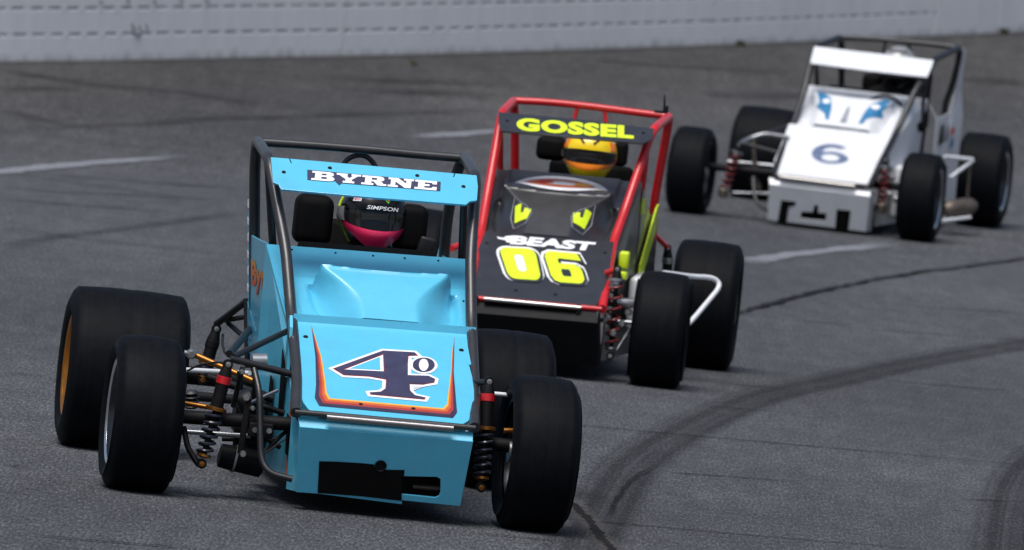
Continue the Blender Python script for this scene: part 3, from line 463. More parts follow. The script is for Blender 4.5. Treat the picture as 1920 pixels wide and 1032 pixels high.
for s in range(len(joints) - 1):
    seg = [p.copy() for p in WP[joints[s]:joints[s + 1] + 1]]
    seg[0] = seg[0] + (seg[1] - seg[0]).normalized() * .012; seg[-1] = seg[-1] + (seg[-2] - seg[-1]).normalized() * .012
    pp = resample(seg, .6)
    v, f, h = sweep(pp, [(-.16, -.3), (-.0085, -.3), (-.0085, 1.24), (-.16, 1.24)])
    back = mkobj('wall_section', v, f, 'wall_gap', wall)
    if s in (3, 4):   # plain capping plate where the tubes end
        v, f, h = sweep(pp, [(-.008, -.25), (.004, -.25), (.004, 1.24), (-.008, 1.24)]); o = mkobj('cover_plate', v, f, 'wall_paint', back); hattr(o, h); continue
    for r_ in range(6):
        z0 = r_ * PITCHZ + (.013 if r_ else -.25); z1 = (r_ + 1) * PITCHZ - .012; e = .006
        prof = [(-.008, z0), (-e * .3, z0), (0, z0 + e * .4), (.001, z0 + e), (.001, z1 - e), (0, z1 - e * .4), (-e * .3, z1), (-.008, z1)]
        v, f, h = sweep(pp, prof); o = mkobj('steel_tube', v, f, 'wall_paint', back); hattr(o, h)
    mb = MB(); fine = resample(seg, .058); hh = []
    for r_ in range(5):
        z = (r_ + 1) * PITCHZ + .001; ph = random.random() * 3
        for i in range(len(fine) - 1):
            if (i + int(ph)) % 4: continue
            T, N = wframe(fine, i); c = fine[i] + N * -.008; ang = math.atan2(T.y, T.x)
            mb.box(Vector((c.x, c.y, gz(c.y) + z)) - wo, (random.uniform(.065, .085), .018, .05), Matrix.Rotation(ang, 3, 'Z')); hh += [z] * 8
    o = mb.build('weld_bead', 'wall_paint', back, False); o['kind'] = 'stuff'; hattr(o, hh)
# scrapes left on the wall
pp = resample(WP[4:10], .05)
def scrape(i, z0, dz, dx, wd):
    T, N = wframe(pp, i); a = pp[i] + N * .007; b_ = a + T * dx
    return MB().tube([Vector((a.x, a.y, gz(a.y) + z0)) - wo, Vector(((a.x + b_.x) / 2, (a.y + b_.y) / 2, gz(a.y) + z0 + dz * .6)) - wo, Vector((b_.x, b_.y, gz(a.y) + z0 + dz)) - wo], wd, 6).build('scrape', 'matte_black', wall)
kk = min(range(len(pp)), key=lambda i: abs(pp[i].x - (-3.22)))
scrape(kk, .29, -.055, .07, .004); scrape(kk + 2, .27, -.035, .04, .0035); scrape(kk + 4, .285, -.05, .02, .0035); scrape(kk + 1, .21, -.012, .1, .005)
for q in range(5): scrape(kk - 9 + q * 7, .475 + .01 * (q % 2), -.02, .05, .004)
def weed(p, h, label):
    o_ = empty('weed', (p[0] + .03, p[1] - .12, gz(p[1] - .12))); tag(o_, label, 'plant', 'weeds along the wall')
    mb = MB()
    for k in range(26):
        a = random.uniform(0, 6.28); l = h * random.uniform(.5, 1.1); tip = Vector((math.cos(a) * l * .6, math.sin(a) * l * .5, l)); b0 = Vector((random.uniform(-.05, .05), random.uniform(-.04, .04), -.01))
        sd_ = Vector((-math.sin(a), math.cos(a), 0)) * .012; md = (b0 + tip) / 2 + Vector((0, 0, l * .2))
        mb.add([b0 - sd_ * .5, b0 + sd_ * .5, md + sd_, md - sd_, tip], [(0, 1, 2, 3), (3, 2, 4)])
    mb.build('leaves', 'weed_leaf', o_, False)
weed(G['weeds'][0], .055, 'small dark weed tuft at the wall foot right of the tall wall joint')
weed(G['weeds'][1], .035, 'flat brownish weed tuft in the asphalt above the light blue car')
weed(G['weeds'][2], .06, 'weed tuft at the wall foot near the right picture edge')

# ------------------------------------------------------------ car parts
def wheel(car, x, y, Rr, wd, steer, out, lip='rim_silver', disc='rim_dark', rr=.205):
    """out = +1 / -1: which way the outside face points"""
    rot = Matrix.Rotation(steer, 3, 'Z'); c = Vector((x, y, Rr - .009))
    h = wd / 2; sh = .022
    T = []     # tyre profile across, (x, r)
    T += [(-h + .030, rr + .002), (-h + .010, rr + .010), (-h - .004, rr + .035), (-h - .010, (Rr + rr) / 2), (-h - .004, Rr - .052), (-h + .006, Rr - .026), (-h + sh, Rr - .008)]
    for k in range(1, 16): u = k / 16; T.append((-h + sh + (wd - 2 * sh) * u, Rr - .008 * abs(2 * u - 1) ** 2.2 - (.0025 if k == 8 and wd > .3 else 0)))
    T += [(h - sh, Rr - .008), (h - .006, Rr - .026), (h + .004, Rr - .052), (h + .010, (Rr + rr) / 2), (h + .004, rr + .035), (h - .010, rr + .010), (h - .030, rr + .002)]
    mb = MB(); mb.lathe([(d, r) for d, r in T], (0, 0, 0), (1, 0, 0), 72, False)
    vs = mb.v
    rim = MB(); o = out
    pr = [(-o * (h - .012), rr - .004), (-o * (h - .012), rr + .012), (-o * (h - .022), rr + .010), (-o * (h - .03), rr - .008), (-o * (h * .4), rr - .03), (o * (h - .075), rr - .03), (o * (h - .03), rr - .006), (o * (h - .024), rr + .010), (o * (h - .010), rr + .013), (o * (h - .008), rr + .004), (o * (h - .014), rr - .010), (o * (h - .06), rr - .036), (o * (h - .10), rr - .05)]
    rim.lathe(pr, (0, 0, 0), (1, 0, 0), 56, False)
    ro = mkobj('wheel', [rot @ p + c for p in rim.v], rim.f, 'rim_dish' if lip == 'rim_silver' else lip, car, True, 40)
    lp = MB(); lp.lathe([(o * (h - .023), rr + .012), (o * (h - .009), rr + .0145), (o * (h - .0065), rr + .005), (o * (h - .013), rr - .0085), (o * (h - .020), rr - .011)], (0, 0, 0), (1, 0, 0), 56, False)
    mkobj('rim_lip', [rot @ p + c for p in lp.v], lp.f, lip, ro, True, 40)
    to = mkobj('tyre', [rot @ p + c for p in vs], mb.f, 'rubber', ro, True, 60)
    at = to.data.attributes.new('across', 'FLOAT', 'POINT')
    for i, p in enumerate(vs): at.data[i].value = p.x if p.length > Rr - .03 else p.length * 1.3
    d = MB(); a = o * (h - .098)
    d.lathe([(a - o * .012, rr - .045), (a, rr - .05), (a - o * .004, .12), (a + o * .02, .07), (a + o * .045, .05), (a + o * .055, .03)], (0, 0, 0), (1, 0, 0), 40)
    for k in range(6):
        an = k * math.pi / 3; d.lathe([(a, .011), (a + o * .02, .011), (a + o * .022, .006)], (0, math.cos(an) * .095, math.sin(an) * .095), (1, 0, 0), 10)
    mkobj('wheel_disc', [rot @ p + c for p in d.v], d.f, disc, ro, True, 35)
    b = MB(); bi = -o * (h * .35)
    b.lathe([(bi - .006, .155), (bi + .006, .155)], (0, 0, 0), (1, 0, 0), 36); mkobj('brake_disc', [rot @ p + c for p in b.v], b.f, 'steel', ro, True, 35)
    b = MB(); b.lathe([(-o * h * .9, .045), (o * (h - .1), .055)], (0, 0, 0), (1, 0, 0), 20); mkobj('hub', [rot @ p + c for p in b.v], b.f, 'steel', ro, True, 35)
    return ro
def shock(car, A, B, spring='spring_dark', gold=True, band='red_anod', scale=1.15, body='matte_black', split=.42, rad=.040):
    A = V(A); B = V(B); D = (B - A); L = D.length; ax = D / L
    mb = MB(); mb.lathe([(.0, .016 * scale), (.02, .018 * scale), (.045, .0235 * scale), (.06, .0235 * scale), (L * split, .023 * scale), (L * split, .027 * scale), (L * split + .02, .027 * scale)], A, ax, 18)
    mb.lathe([(L * split, .012), (L * .93, .012)], A, ax, 12)
    s = mb.build('shock_absorber', body, car)
    fw = Vector((0, 1, 0)); e = MB()
    for p in (A, B):
        MB().lathe([(-.016, .020), (.016, .020)], p, fw, 18).build('mount_eye', body, s)
        MB().lathe([(-.022, .006), (-.021, .011), (.022, .011)], p, fw, 12).build('bolt', 'bolt_steel' if (p is A or not gold) else 'gold', s)
    MB().lathe([(.050, .0225 * scale), (.052, .0255 * scale), (.080, .0255 * scale), (.082, .0235 * scale)], A, ax, 18).build('band', band, s)
    c = MB(); n = 16
    c.lathe([(L * split + .004, rad), (L * split + .006, rad + .003), (L * split + .018, rad + .003), (L * split + .02, rad)], A, ax, 18); c.build('spring_collar', 'gold' if gold else 'steel', s)
    h = Vector((0, 1, 0)); a1 = (h - ax * h.dot(ax)).normalized(); a2 = ax.cross(a1); pts = []; turns = 6; z0 = L * split + .024; z1 = L * .90
    for k in range(turns * 14 + 1):
        t = k / (turns * 14); an = t * turns * 2 * math.pi; rr_ = rad * (1 - .12 * t); pts.append(A + ax * (z0 + (z1 - z0) * t) + (a1 * math.cos(an) + a2 * math.sin(an)) * (rr_ - .006))
    MB().tube(pts, .0065, 7).build('coil_spring', spring, s)
    MB().lathe([(L * .90, rad * .7), (L * .90 + .01, rad * .75), (L * .94, .014)], A, ax, 16).build('spring_seat', 'gold' if gold else 'steel', s)
    return s
def quad_panel(name, q, mat, parent, t=.006, nu=1, nv=1):
    """q: TL, TR, BR, BL (seen from outside); thickness goes inwards"""
    TL, TR, BR, BL = [V(p) for p in q]; n = ((TR - TL).cross(BL - TL)).normalized() * -1
    mb = MB(); k = 0; vs = []
    for s_ in (0, 1):
        for j in range(nv + 1):
            for i in range(nu + 1):
                u, v = i / nu, j / nv; vs.append((TL * (1 - u) + TR * u) * (1 - v) + (BL * (1 - u) + BR * u) * v - n * (t * s_))
    W_ = nu + 1; N = W_ * (nv + 1); fs = []
    for j in range(nv):
        for i in range(nu):
            a = j * W_ + i; fs.append((a, a + W_, a + W_ + 1, a + 1)); fs.append((a + N, a + 1 + N, a + W_ + 1 + N, a + W_ + N))
    ring = [i for i in range(W_)] + [j * W_ + nu for j in range(1, nv + 1)] + [nv * W_ + i for i in range(nu - 1, -1, -1)] + [j * W_ for j in range(nv - 1, 0, -1)]
    for i in range(len(ring)): a, b = ring[i], ring[(i + 1) % len(ring)]; fs.append((a, b, b + N, a + N))
    return mb.add(vs, fs).build(name, mat, parent, True, 30)
def sstep(a, b, x):
    t = max(0., min(1., (x - a) / (b - a))); return t * t * (3 - 2 * t)
class Cowl:
    def __init__(s, k, cen=.54, tl=.50, wl=.35, waist=.145, out_low=.27, H=.105, plate=True, topk=0., topd=.16):
        s.q = [V(k[n]) for n in ('TL', 'TR', 'BR', 'BL')]; s.cen, s.tl, s.wl, s.waist, s.ol, s.H, s.plate, s.topk, s.topd = cen, tl, wl, waist, out_low, H, plate, topk, topd
        TL, TR, BR, BL = s.q; s.n = (TR - TL).cross(TL - BL).normalized()
    def h(s, x, t):
        a = abs(x - s.cen) - 0; sag = .035 * (1 - min(1, (a / s.wl)) ** 2); tl = s.tl - sag
        hh = 0
        if s.plate: hh += .010 * sstep(.475, .455, a) * sstep(s.tl + .13, s.tl + .10, t)
        if t <= tl:
            u = max(0, t / tl); wi = s.waist + (s.wl - s.waist) * (sstep(.30, 1.05, u) * .55 + .45 * max(0, (u - .35) / .65) ** 2.5); wi = min(wi, s.wl)
            wo_ = s.ol + (s.wl + .012 - s.ol) * sstep(-.15, .55, u)
            Hh = s.H * (.55 + .45 * u)
            q = max(0., min(1., (a - wi) / max(.02, wo_ - wi))); f = 1 - (q ** 1.15 * .5 + .5 * sstep(0, 1, q))
            hh += Hh * f - .026 * sstep(wi, wo_, a) * sstep(wo_ + .05, wo_, a)
            hh += .004 * sstep(.03, 0, tl - t) * (1 if a < s.wl else 0)
        else:
            if a < s.wl + .012:
                dep = s.topd * (1 - .55 * (a / (s.wl + .012)) ** 2); v = (t - tl) / dep
                edge = sstep(s.wl + .012, s.wl - .03, a)
                hh += s.H * (1.0 - (1 - s.topk) * sstep(0, 1, v)) * edge
        return hh
    def at(s, x, t, off=0):
        TL, TR, BR, BL = s.q
        p = (BL * (1 - x) + BR * x) * (1 - t) + (TL * (1 - x) + TR * x) * t
        return p + s.n * (s.h(x, t) + off)
    def build(s, name, mat, car, nu=120, nv=80):
        vs = [s.at(i / nu, j / nv) for j in range(nv + 1) for i in range(nu + 1)]; W_ = nu + 1
        fs = [(j * W_ + i, j * W_ + i + 1, (j + 1) * W_ + i + 1, (j + 1) * W_ + i) for j in range(nv) for i in range(nu)]
        N = len(vs); ring = [i for i in range(W_)] + [j * W_ + nu for j in range(1, nv + 1)] + [nv * W_ + i for i in range(nu - 1, -1, -1)] + [j * W_ for j in range(nv - 1, 0, -1)]
        low = [vs[r] - s.n * .012 for r in ring]; vs += low
        for i in range(len(ring)): fs.append((ring[(i + 1) % len(ring)], ring[i], N + i, N + (i + 1) % len(ring)))
        return mkobj(name, vs, fs, mat, car, True, 50)
    def decal(s, name, poly, mat, parent, off=.003, holes=()):
        v, f = fill2d([poly] + list(holes))
        bm = bmesh.new(); bv = [bm.verts.new((p.x, p.y, 0)) for p in v]
        for q in f:
            try: bm.faces.new([bv[i] for i in q])
            except ValueError: pass
        bmesh.ops.triangulate(bm, faces=list(bm.faces))
        for _ in range(4):
            ed = [e for e in bm.edges if e.calc_length() > .03]
            if not ed: break
            bmesh.ops.subdivide_edges(bm, edges=ed, cuts=1); bmesh.ops.triangulate(bm, faces=[x for x in bm.faces if len(x.verts) > 3])
        bm.verts.index_update()
        return mkobj(name, [s.at(q.co.x, q.co.y, off) for q in bm.verts], [[q.index for q in x.verts] for x in bm.faces], mat, parent, True)
def side_poly(name, pts, mat, parent, t=.006):
    """flat polygon panel from 3D points given in order, slight thickness"""
    P_ = [V(p) for p in pts]; n = sum(((P_[i] - P_[0]).cross(P_[i + 1] - P_[0]) for i in range(1, len(P_) - 1)), Vector()).normalized()
    k = len(P_); vs = [p + n * t / 2 for p in P_] + [p - n * t / 2 for p in P_]
    fs = [tuple(range(k)), tuple(range(2 * k - 1, k - 1, -1))] + [(i, k + i, k + (i + 1) % k, (i + 1) % k) for i in range(k)]
    return mkobj(name, vs, fs, mat, parent)
# ------------------------------------------------------------ drivers
class Helm:
    def __init__(s, c, yaw=0, pitch=0, sc=1.0): s.c = V(c); s.rot = Matrix.Rotation(yaw, 3, 'Z') @ Matrix.Rotation(pitch, 3, 'X'); s.sc = sc
    def at(s, az, el, off=0):
        a, e = R(az), R(el); ca = math.cos(e)
        d = Vector((math.sin(a) * ca, -math.cos(a) * ca, math.sin(e)))
        ex = 2.3; r = (abs(d.x / .128) ** ex + abs(d.y / .150) ** ex + abs(d.z / (.140 if d.z > 0 else .165)) ** ex) ** (-1 / ex)
        p = d * r
        p.x *= 1 - .34 * sstep(0, -.85, d.z) - .10 * sstep(.2, .95, d.z)
        if d.z < -.05 and d.y < 0: p.y -= .022 * sstep(-.05, -.45, d.z) * (-d.y)
        return s.c + s.rot @ ((p + d * off) * s.sc)
    def shell(s, mat, parent):
        vs, fs = [], []; n = 40; els = list(range(-62, 91, 6))
        for e in els:
            for j in range(n): vs.append(s.at(j * 360 / n, min(e, 89.5)))
        for i in range(len(els) - 1):
            for j in range(n): fs.append((i * n + j, i * n + (j + 1) % n, (i + 1) * n + (j + 1) % n, (i + 1) * n + j))
        fs.append(tuple((len(els) - 1) * n + j for j in range(n)))
        return mkobj('helmet', vs, fs, mat, parent, True, 60)
    def patch(s, name, lo, hi, a0, a1, mat, parent, off=.003, nu=28, nv=8):
        vs, fs = [], []
        for i in range(nu + 1):
            a = a0 + (a1 - a0) * i / nu
            for j in range(nv + 1): vs.append(s.at(a, lo(a) + (hi(a) - lo(a)) * j / nv, off))
        for i in range(nu):
            for j in range(nv): q = i * (nv + 1) + j; fs.append((q, q + nv + 1, q + nv + 2, q + 1))
        k = len(vs)
        ring = [i * (nv + 1) for i in range(nu + 1)] + [nu * (nv + 1) + j for j in range(1, nv + 1)] + [i * (nv + 1) + nv for i in range(nu - 1, -1, -1)] + [j for j in range(nv - 1, 0, -1)]
        for r_ in ring: d = (s.c - vs[r_]).normalized(); vs.append(vs[r_] + d * .004)
        for i in range(len(ring)): fs.append((ring[i], ring[(i + 1) % len(ring)], k + (i + 1) % len(ring), k + i)[::-1])
        return mkobj(name, vs, fs, mat, parent, True, 50)
    def text(s, body, a0, a1, e0, e1, mat, parent, off=.006, **kw):
        v, f = text2d(body, **kw); return mkobj('lettering', [s.at(a0 + (a1 - a0) * p.x, e0 + (e1 - e0) * p.y, off) for p in v], f, mat, parent)
def driver_body(name, head, root):
    """seated figure with both hands on the wheel, one continuous skin"""
    h = V(head); bm = bmesh.new(); J = {}; E = []
    def j(n, p, r): J[n] = (bm.verts.new(h + Vector(p)), r)
    j('pelvis', (0, .02, -.62), .15); j('waist', (0, .03, -.48), .145); j('chest', (0, .03, -.30), .165); j('collar', (0, .03, -.19), .10); j('neck', (0, .02, -.12), .062); j('head', (0, 0, 0), .085); j('crown', (0, 0, .07), .07)
    for a in ('pelvis waist', 'waist chest', 'chest collar', 'collar neck', 'neck head', 'head crown'): E.append(a.split())
    for sx, t in ((-1, 'r'), (1, 'l')):
        j('sh' + t, (sx * .19, .03, -.21), .068); j('el' + t, (sx * .25, -.18, -.42), .05); j('wr' + t, (sx * .16, -.42, -.36), .034); j('pa' + t, (sx * .155, -.49, -.345), .034)
        j('hip' + t, (sx * .10, -.06, -.64), .095); j('kn' + t, (sx * .13, -.46, -.50), .068); j('an' + t, (sx * .11, -.84, -.72), .045); j('toe' + t, (sx * .11, -.98, -.68), .038)
        E += [['collar', 'sh' + t], ['sh' + t, 'el' + t], ['el' + t, 'wr' + t], ['wr' + t, 'pa' + t], ['pelvis', 'hip' + t], ['hip' + t, 'kn' + t], ['kn' + t, 'an' + t], ['an' + t, 'toe' + t]]
        for k in range(4):
            zz = .03 - k * .02; l = (.036, .041, .039, .03)[k]
            j(f'f{k}{t}', (sx * .155, -.49 - l, -.345 + zz), .0095); j(f'g{k}{t}', (sx * .120, -.49 - l - .012, -.345 + zz - .004), .0085); E += [['pa' + t, f'f{k}{t}'], [f'f{k}{t}', f'g{k}{t}']]
        j('th' + t, (sx * .125, -.475, -.31), .010); j('tt' + t, (sx * .108, -.505, -.305), .009); E += [['pa' + t, 'th' + t], ['th' + t, 'tt' + t]]
    for a, b in E: bm.edges.new((J[a][0], J[b][0]))
    bm.verts.index_update(); rad = {v[0].index: v[1] for v in J.values()}; ri = J['pelvis'][0].index
    me = bpy.data.meshes.new(name); bm.to_mesh(me); bm.free(); o = bpy.data.objects.new(name, me); COL.objects.link(o)
    md = o.modifiers.new('skin', 'SKIN'); md.use_smooth_shade = True
    for i, sv in enumerate(me.skin_vertices[0].data): sv.radius = (rad[i], rad[i] * .85); sv.use_root = (i == ri)
    o.modifiers.new('sub', 'SUBSURF').levels = 1
    dg = bpy.context.evaluated_depsgraph_get(); nm = bpy.data.meshes.new_from_object(o.evaluated_get(dg)); o.modifiers.clear(); o.data = nm
    nm.materials.clear(); nm.materials.append(MATS['suit']); o.parent = root; return o

# ------------------------------------------------------------ one race car
def base_car(K_, pose, steer, dims, sty):
    car = empty('race_car', pose[0], (pose[2], 0, pose[1]))
    car.rotation_mode = 'XYZ'
    m = Matrix.Translation(pose[0]) @ Matrix.Rotation(pose[1], 4, 'Z') @ Matrix.Rotation(pose[2], 4, 'X'); car.matrix_world = m
    tf, Rf, wf, rrx, Rr, wr, rlx, Rl, wl, wb = dims
    wheel(car, -tf / 2, 0, Rf, wf, steer, -1, *sty['rims'][0]); wheel(car, tf / 2, 0, Rf, wf, steer, 1, *sty['rims'][1])
    wheel(car, rrx, wb, Rr, wr, 0, -1, *sty['rims'][2]); wheel(car, rlx, wb, Rl, wl, 0, 1, *sty['rims'][3])
    T = K_['T']; tm = sty['tube']
    # roll cage
    tube('cage_tube', K_['pillR'], .0235, tm, car, .07); tube('cage_tube', K_['pillL'], .0235, tm, car, .07)
    tube('cage_tube', K_['rearbar'], .0185, tm, car, .1)
    a, b = V(K_['pillR'][sty['fr']]), V(K_['pillL'][sty['fl']]); tube('cage_tube', [a + Vector((.005, .05, -.02)), b + Vector((-.005, .05, -.02))], .014, tm, car)
    tube('cage_tube', K_['midR'], .016, sty['mid'], car, .05); tube('cage_tube', K_['midL'], .016, sty['mid'], car, .05)
    cb = [V(p) for p in K_['crossbar']]; tube('frame_tube', cb, .013, tm, car)
    tube('bumper_bar', K_['chrome'], .0125, 'chrome', car)
    # lower frame rails and floor
    xl, xr = K_['nose_bot'][3][0] + .03, K_['nose_bot'][2][0] - .03
    for x in (xl, xr): tube('frame_tube', [(x, -.16, .12), (x, .9, .10), (x, 1.9, .14), (x * .6 + .06, 2.5, .3)], .019, tm, car, .1)
    MB().rbox(((xl + xr) / 2, .85, .085), (xr - xl + .02, 1.9, .012), .004).build('floor_pan', 'matte_black', car)
    MB().rbox(((xl + xr) / 2, -.06, .21), (xr - xl - .02, .06, .22), .01).build('radiator', 'matte_black', car)
    e = MB(); mid = (xl + xr) / 2
    e.rbox((mid, .30, .28), (.40, .44, .30), .03); e.rbox((mid - .11, .30, .45), (.16, .42, .10), .03); e.rbox((mid + .11, .30, .45), (.16, .42, .10), .03)
    e.lathe([(0, .09), (.06, .09)], (mid, .04, .30), (0, 1, 0), 20)
    e.build('engine', 'engine_dark', car)
    # rear axle, tail tank, seat, steering wheel
    tube('rear_axle', [(rrx + .12, wb, Rr), (rlx - .1, wb, Rr)], .038, 'matte_black', car)
    MB().lathe([(-.09, .06), (-.07, .12), (.07, .12), (.09, .06)], (mid, wb, Rr), (1, 0, 0), 24).build('differential', 'engine_dark', car)
    tl = MB(); prof = [(1.72, .27, .22, .86), (1.95, .26, .25, .88), (2.2, .235, .36, .84), (2.5, .20, .45, .74), (2.68, .13, .52, .66)]; n = 16
    for y, hw, z0, z1 in prof:
        for k in range(n):
            an = 2 * math.pi * k / n; cx_, cz = math.cos(an), math.sin(an); ex = .5
            tl.v.append(Vector((mid - .03 + hw * math.copysign(abs(cx_) ** ex, cx_), y, (z0 + z1) / 2 + (z1 - z0) / 2 * math.copysign(abs(cz) ** ex, cz))))
    for i in range(len(prof) - 1):
        for k in range(n): tl.f.append((i * n + k, i * n + (k + 1) % n, (i + 1) * n + (k + 1) % n, (i + 1) * n + k))
    tl.f.append(tuple(range(n))[::-1]); tl.f.append(tuple((len(prof) - 1) * n + k for k in range(n))); tl.build('tail_tank', sty['tail'], car)
    hx, hy, hz = K_['helmet']; st = MB(); st.rbox((hx, hy + .22, hz - .36), (.44, .07, .66), .03, Matrix.Rotation(R(-8), 3, 'X')); st.rbox((hx, hy - .02, hz - .70), (.40, .44, .08), .03); st.build('seat', 'pad_black', car)
    sw = MB(); c0 = Vector((hx, hy - .47, hz - .345)); sw.tube([c0 + Vector((math.cos(a_) * .155, math.sin(a_) * .05, math.sin(a_) * .145)) for a_ in [k * math.pi / 12 for k in range(24)]], .011, 8, 0, True); sw.tube([c0 + Vector((-.15, 0, 0)), c0 + Vector((.15, 0, 0))], .012, 8); sw.tube([c0, c0 + Vector((0, -.35, -.08))], .012, 8); sw.build('steering_wheel', 'matte_black', car)
    for nm in ('bolsterR', 'bolsterL'):
        q = [V(p) for p in K_[nm]]; bl = MB(); c0 = sum(q, Vector()) / 4; wdx = max(p.x for p in q) - min(p.x for p in q); hz_ = max(p.z for p in q) - min(p.z for p in q)
        bl.rbox(c0 + Vector((0, .06, 0)), (wdx, .18, hz_), min(wdx, hz_) * .28, None, 5); bl.build('head_rest', 'pad_black', car)
    return car, mid
def nose_box(K_, mat, car, mid, face=True, side=.10):
    tl, tr, fr, fl = [V(p) for p in K_['nose_top']]; a, b, c, d = [V(p) for p in K_['nose_bot']]
    o = quad_panel('nose_top', [tl, tr, fr, fl], mat, car, .005)
    quad_panel('nose_side', [tl + Vector((-.012, .12, 0)), fl + Vector((-.001, .002, 0)), d + Vector((-.001, .002, 0)), d + Vector((-.03, .12, -.002))], mat, car, .005)
    quad_panel('nose_side', [fr + Vector((.001, .002, 0)), tr + Vector((.012, .12, 0)), c + Vector((.02, .12, -.002)), c + Vector((.001, .002, 0))], mat, car, .005)
    return o
def lip(K_, car, mat, drop=.007, back=.014):
    a, b = [V(p) for p in K_['vis_lip']]
    mb = MB(); vs = []; n = 6
    for p in (a, b):
        for k in range(n + 1): t = k / n; vs.append(p + Vector((0, back * t * t, -drop * math.sin(t * math.pi / 2))))
    mb.add(vs, [(k, n + 1 + k, n + 2 + k, k + 1)[::-1] for k in range(n)]); o = mb.build('sun_visor_lip', mat, car); return o

# ------------------------------------------------------------ light blue car, number 4
SR, SG, SD = ('rim_silver', 'rim_dark'), ('gold_wheel', 'gold_wheel'), ('rim_silver', 'steel')
def build_blue():
    K_ = K1; T = K_['T']
    car, mid = base_car(K_, ((-.6155, 0, 0), .1253, 0), .015, (1.597, .315, .259, -.692, .3436, .484, .937, .3406, .334, 2.265),
        dict(rims=(SD, SD, SG, SR), tube='tube_dark', mid='tube_black', fr=4, fl=4, tail='cyan'))
    tag(car, 'light blue open wheel race car in front, with dark roll cage and number four hood', 'race car')
    H = Plane(K_['hood']); h = K_['hood']
    hood = H.panel('hood', [h['outline']], 'cyan', car, .008, .003)
    a, b = h['lip']; up_ = Vector((0, .004, .034))
    quad_panel('hood_lip', [H.at(*a) + up_, H.at(*b) + up_, H.at(*b), H.at(*a)], 'cyan', hood, .004, 8, 1)
    bands = ('stripe_navy', 'stripe_red', 'stripe_orange', 'stripe_yellow')
    cuts = (0, .36, .62, .85, 1.0)
    for k in range(4):
        lo = [(Vector(p).lerp(Vector(q), cuts[k])) for p, q in zip(h['outer'], h['inner'])]; hi = [(Vector(p).lerp(Vector(q), cuts[k + 1])) for p, q in zip(h['outer'], h['inner'])]
        vs = [H.at(p.x, p.y, .0052) for p in lo] + [H.at(p.x, p.y, .0052) for p in hi]; n = len(lo)
        mkobj('pinstripe', vs, [(i, i + 1, n + i + 1, n + i) for i in range(n - 1)], bands[k], hood)
    H.decal('number_outline', [h['four']], 'white_decal', hood, .0050, .0155)
    H.decal('number_outline', [h['ring']], 'white_decal', hood, .0052, .012)
    H.decal('number_edge', [h['four'], h['fourh']], 'stripe_red', hood, .0065, .0022)
    H.decal('number', [h['four'], h['fourh']], 'navy', hood, .0080, -.0004)
    v = [[p[0] * .5 + q[0] * .5, p[1] * .5 + q[1] * .5] for p, q in zip(h['fourh'], h['fourh'])]
    cc = [sum(p[i] for p in h['fourh']) / 3 for i in (0, 1)]; sm = [[cc[0] + (p[0] - cc[0]) * .72, cc[1] + (p[1] - cc[1]) * .72] for p in h['fourh']]
    H.decal('number_counter', [sm], 'cyan', hood, .0065)
    H.decal('number', [h['ring'], h['ringh']], 'navy', hood, .0080)
    for p in h['bolts']: H.bolt(*p, hood)
    # nose: folded panel with cut-outs and black tape
    N = Plane(K_['nose']); n_ = K_['nose']
    nose = N.panel('nose_panel', [n_['outline'], n_['slot']], 'cyan', car, .006, .002)
    nose_box(K_, 'cyan', car, mid)
    N.decal('tape', [n_['tape']], 'black_tape', nose, .0042)
    pts = [N.at(p[0], p[1], 0) for p in n_['hole']]; c0 = sum(pts, Vector()) / len(pts)
    MB().lathe([(-.004, .012), (.006, .024), (.009, .0245), (.006, .022), (.005, .004)], c0, N.n, 24).build('starter_hole', 'matte_black', nose)
    # visor panel
    P_ = Plane(K_['visor']); v_ = K_['visor']
    vis = P_.panel('sun_visor', [v_['outline']], 'cyan', car, .006, .002); lip(K_, vis, 'cyan')
    P_.decal('name_plate', [v_['back']], 'navy', vis, .0042)
    vf = slab_text('BYRNE'); P_.text('name_lettering', '', v_['text'], 'white_decal', vis, .0056, vf)
    for p in v_['bolts']: P_.bolt(*p, vis, .009)
    s_ = v_['slits']
    for a, b in ((s_[0], s_[1]), (s_[2], s_[3])): MB().tube([P_.at(*a, .003), P_.at(*b, .003)], .002, 6).build('slit', 'matte_black', vis)
    # cowl with scoop
    C = Cowl(K_['cowl']); cowl = C.build('cowl', 'cyan', car)
    for x in (.12, .34, .53, .69, .86): MB().lathe([(-.002, .005), (.004, .004)], C.at(x, .95), C.n, 10).build('rivet', 'matte_black', cowl)
    for x, t in ((.06, .62), (.97, .45)): MB().lathe([(-.002, .005), (.004, .004)], C.at(x, t), C.n, 10).build('rivet', 'matte_black', cowl)
    q = [V(K_['cowl'][k]) for k in ('TL', 'TR')]; up_ = Vector((0, .012, .022))
    quad_panel('cockpit_edge', [q[0].lerp(q[1], .16) + up_, q[0].lerp(q[1], .84) + up_, q[0].lerp(q[1], .85) + Vector((0, .006, -.01)), q[0].lerp(q[1], .15) + Vector((0, .006, -.01))], 'matte_black', car, .02)
    # body sides
    TL = V(K_['cowl']['TL']); BL = V(K_['cowl']['BL']); TR = V(K_['cowl']['TR']); BR = V(K_['cowl']['BR'])
    fr_ = side_poly('side_panel', [TL, (-.255, .97, .10), (-.185, .0, .10), (-.185, .0, .34), BL + Vector((-.003, -.01, -.02))], 'cyan', car)
    side_poly('side_panel', [TR, BR + Vector((.003, -.01, -.02)), (.50, .0, .34), (.50, .0, .10), (.545, .97, .10)], 'cyan', car)
    side_poly('pinstripe', [(-.194, .02, .11), (-.1935, .05, .11), (-.1995, .12, .42), (-.198, .10, .42)], 'stripe_orange', fr_, .002)
    L_ = K_['side_rear']; sr = Plane(L_)
    o = sr.panel('rear_side_panel', [L_['outline']], 'cyan', car, .006, .002)
    vf = text2d('Byr', .04); sr.text('name_lettering', '', L_['text'], 'flame_print', o, .0045, vf)
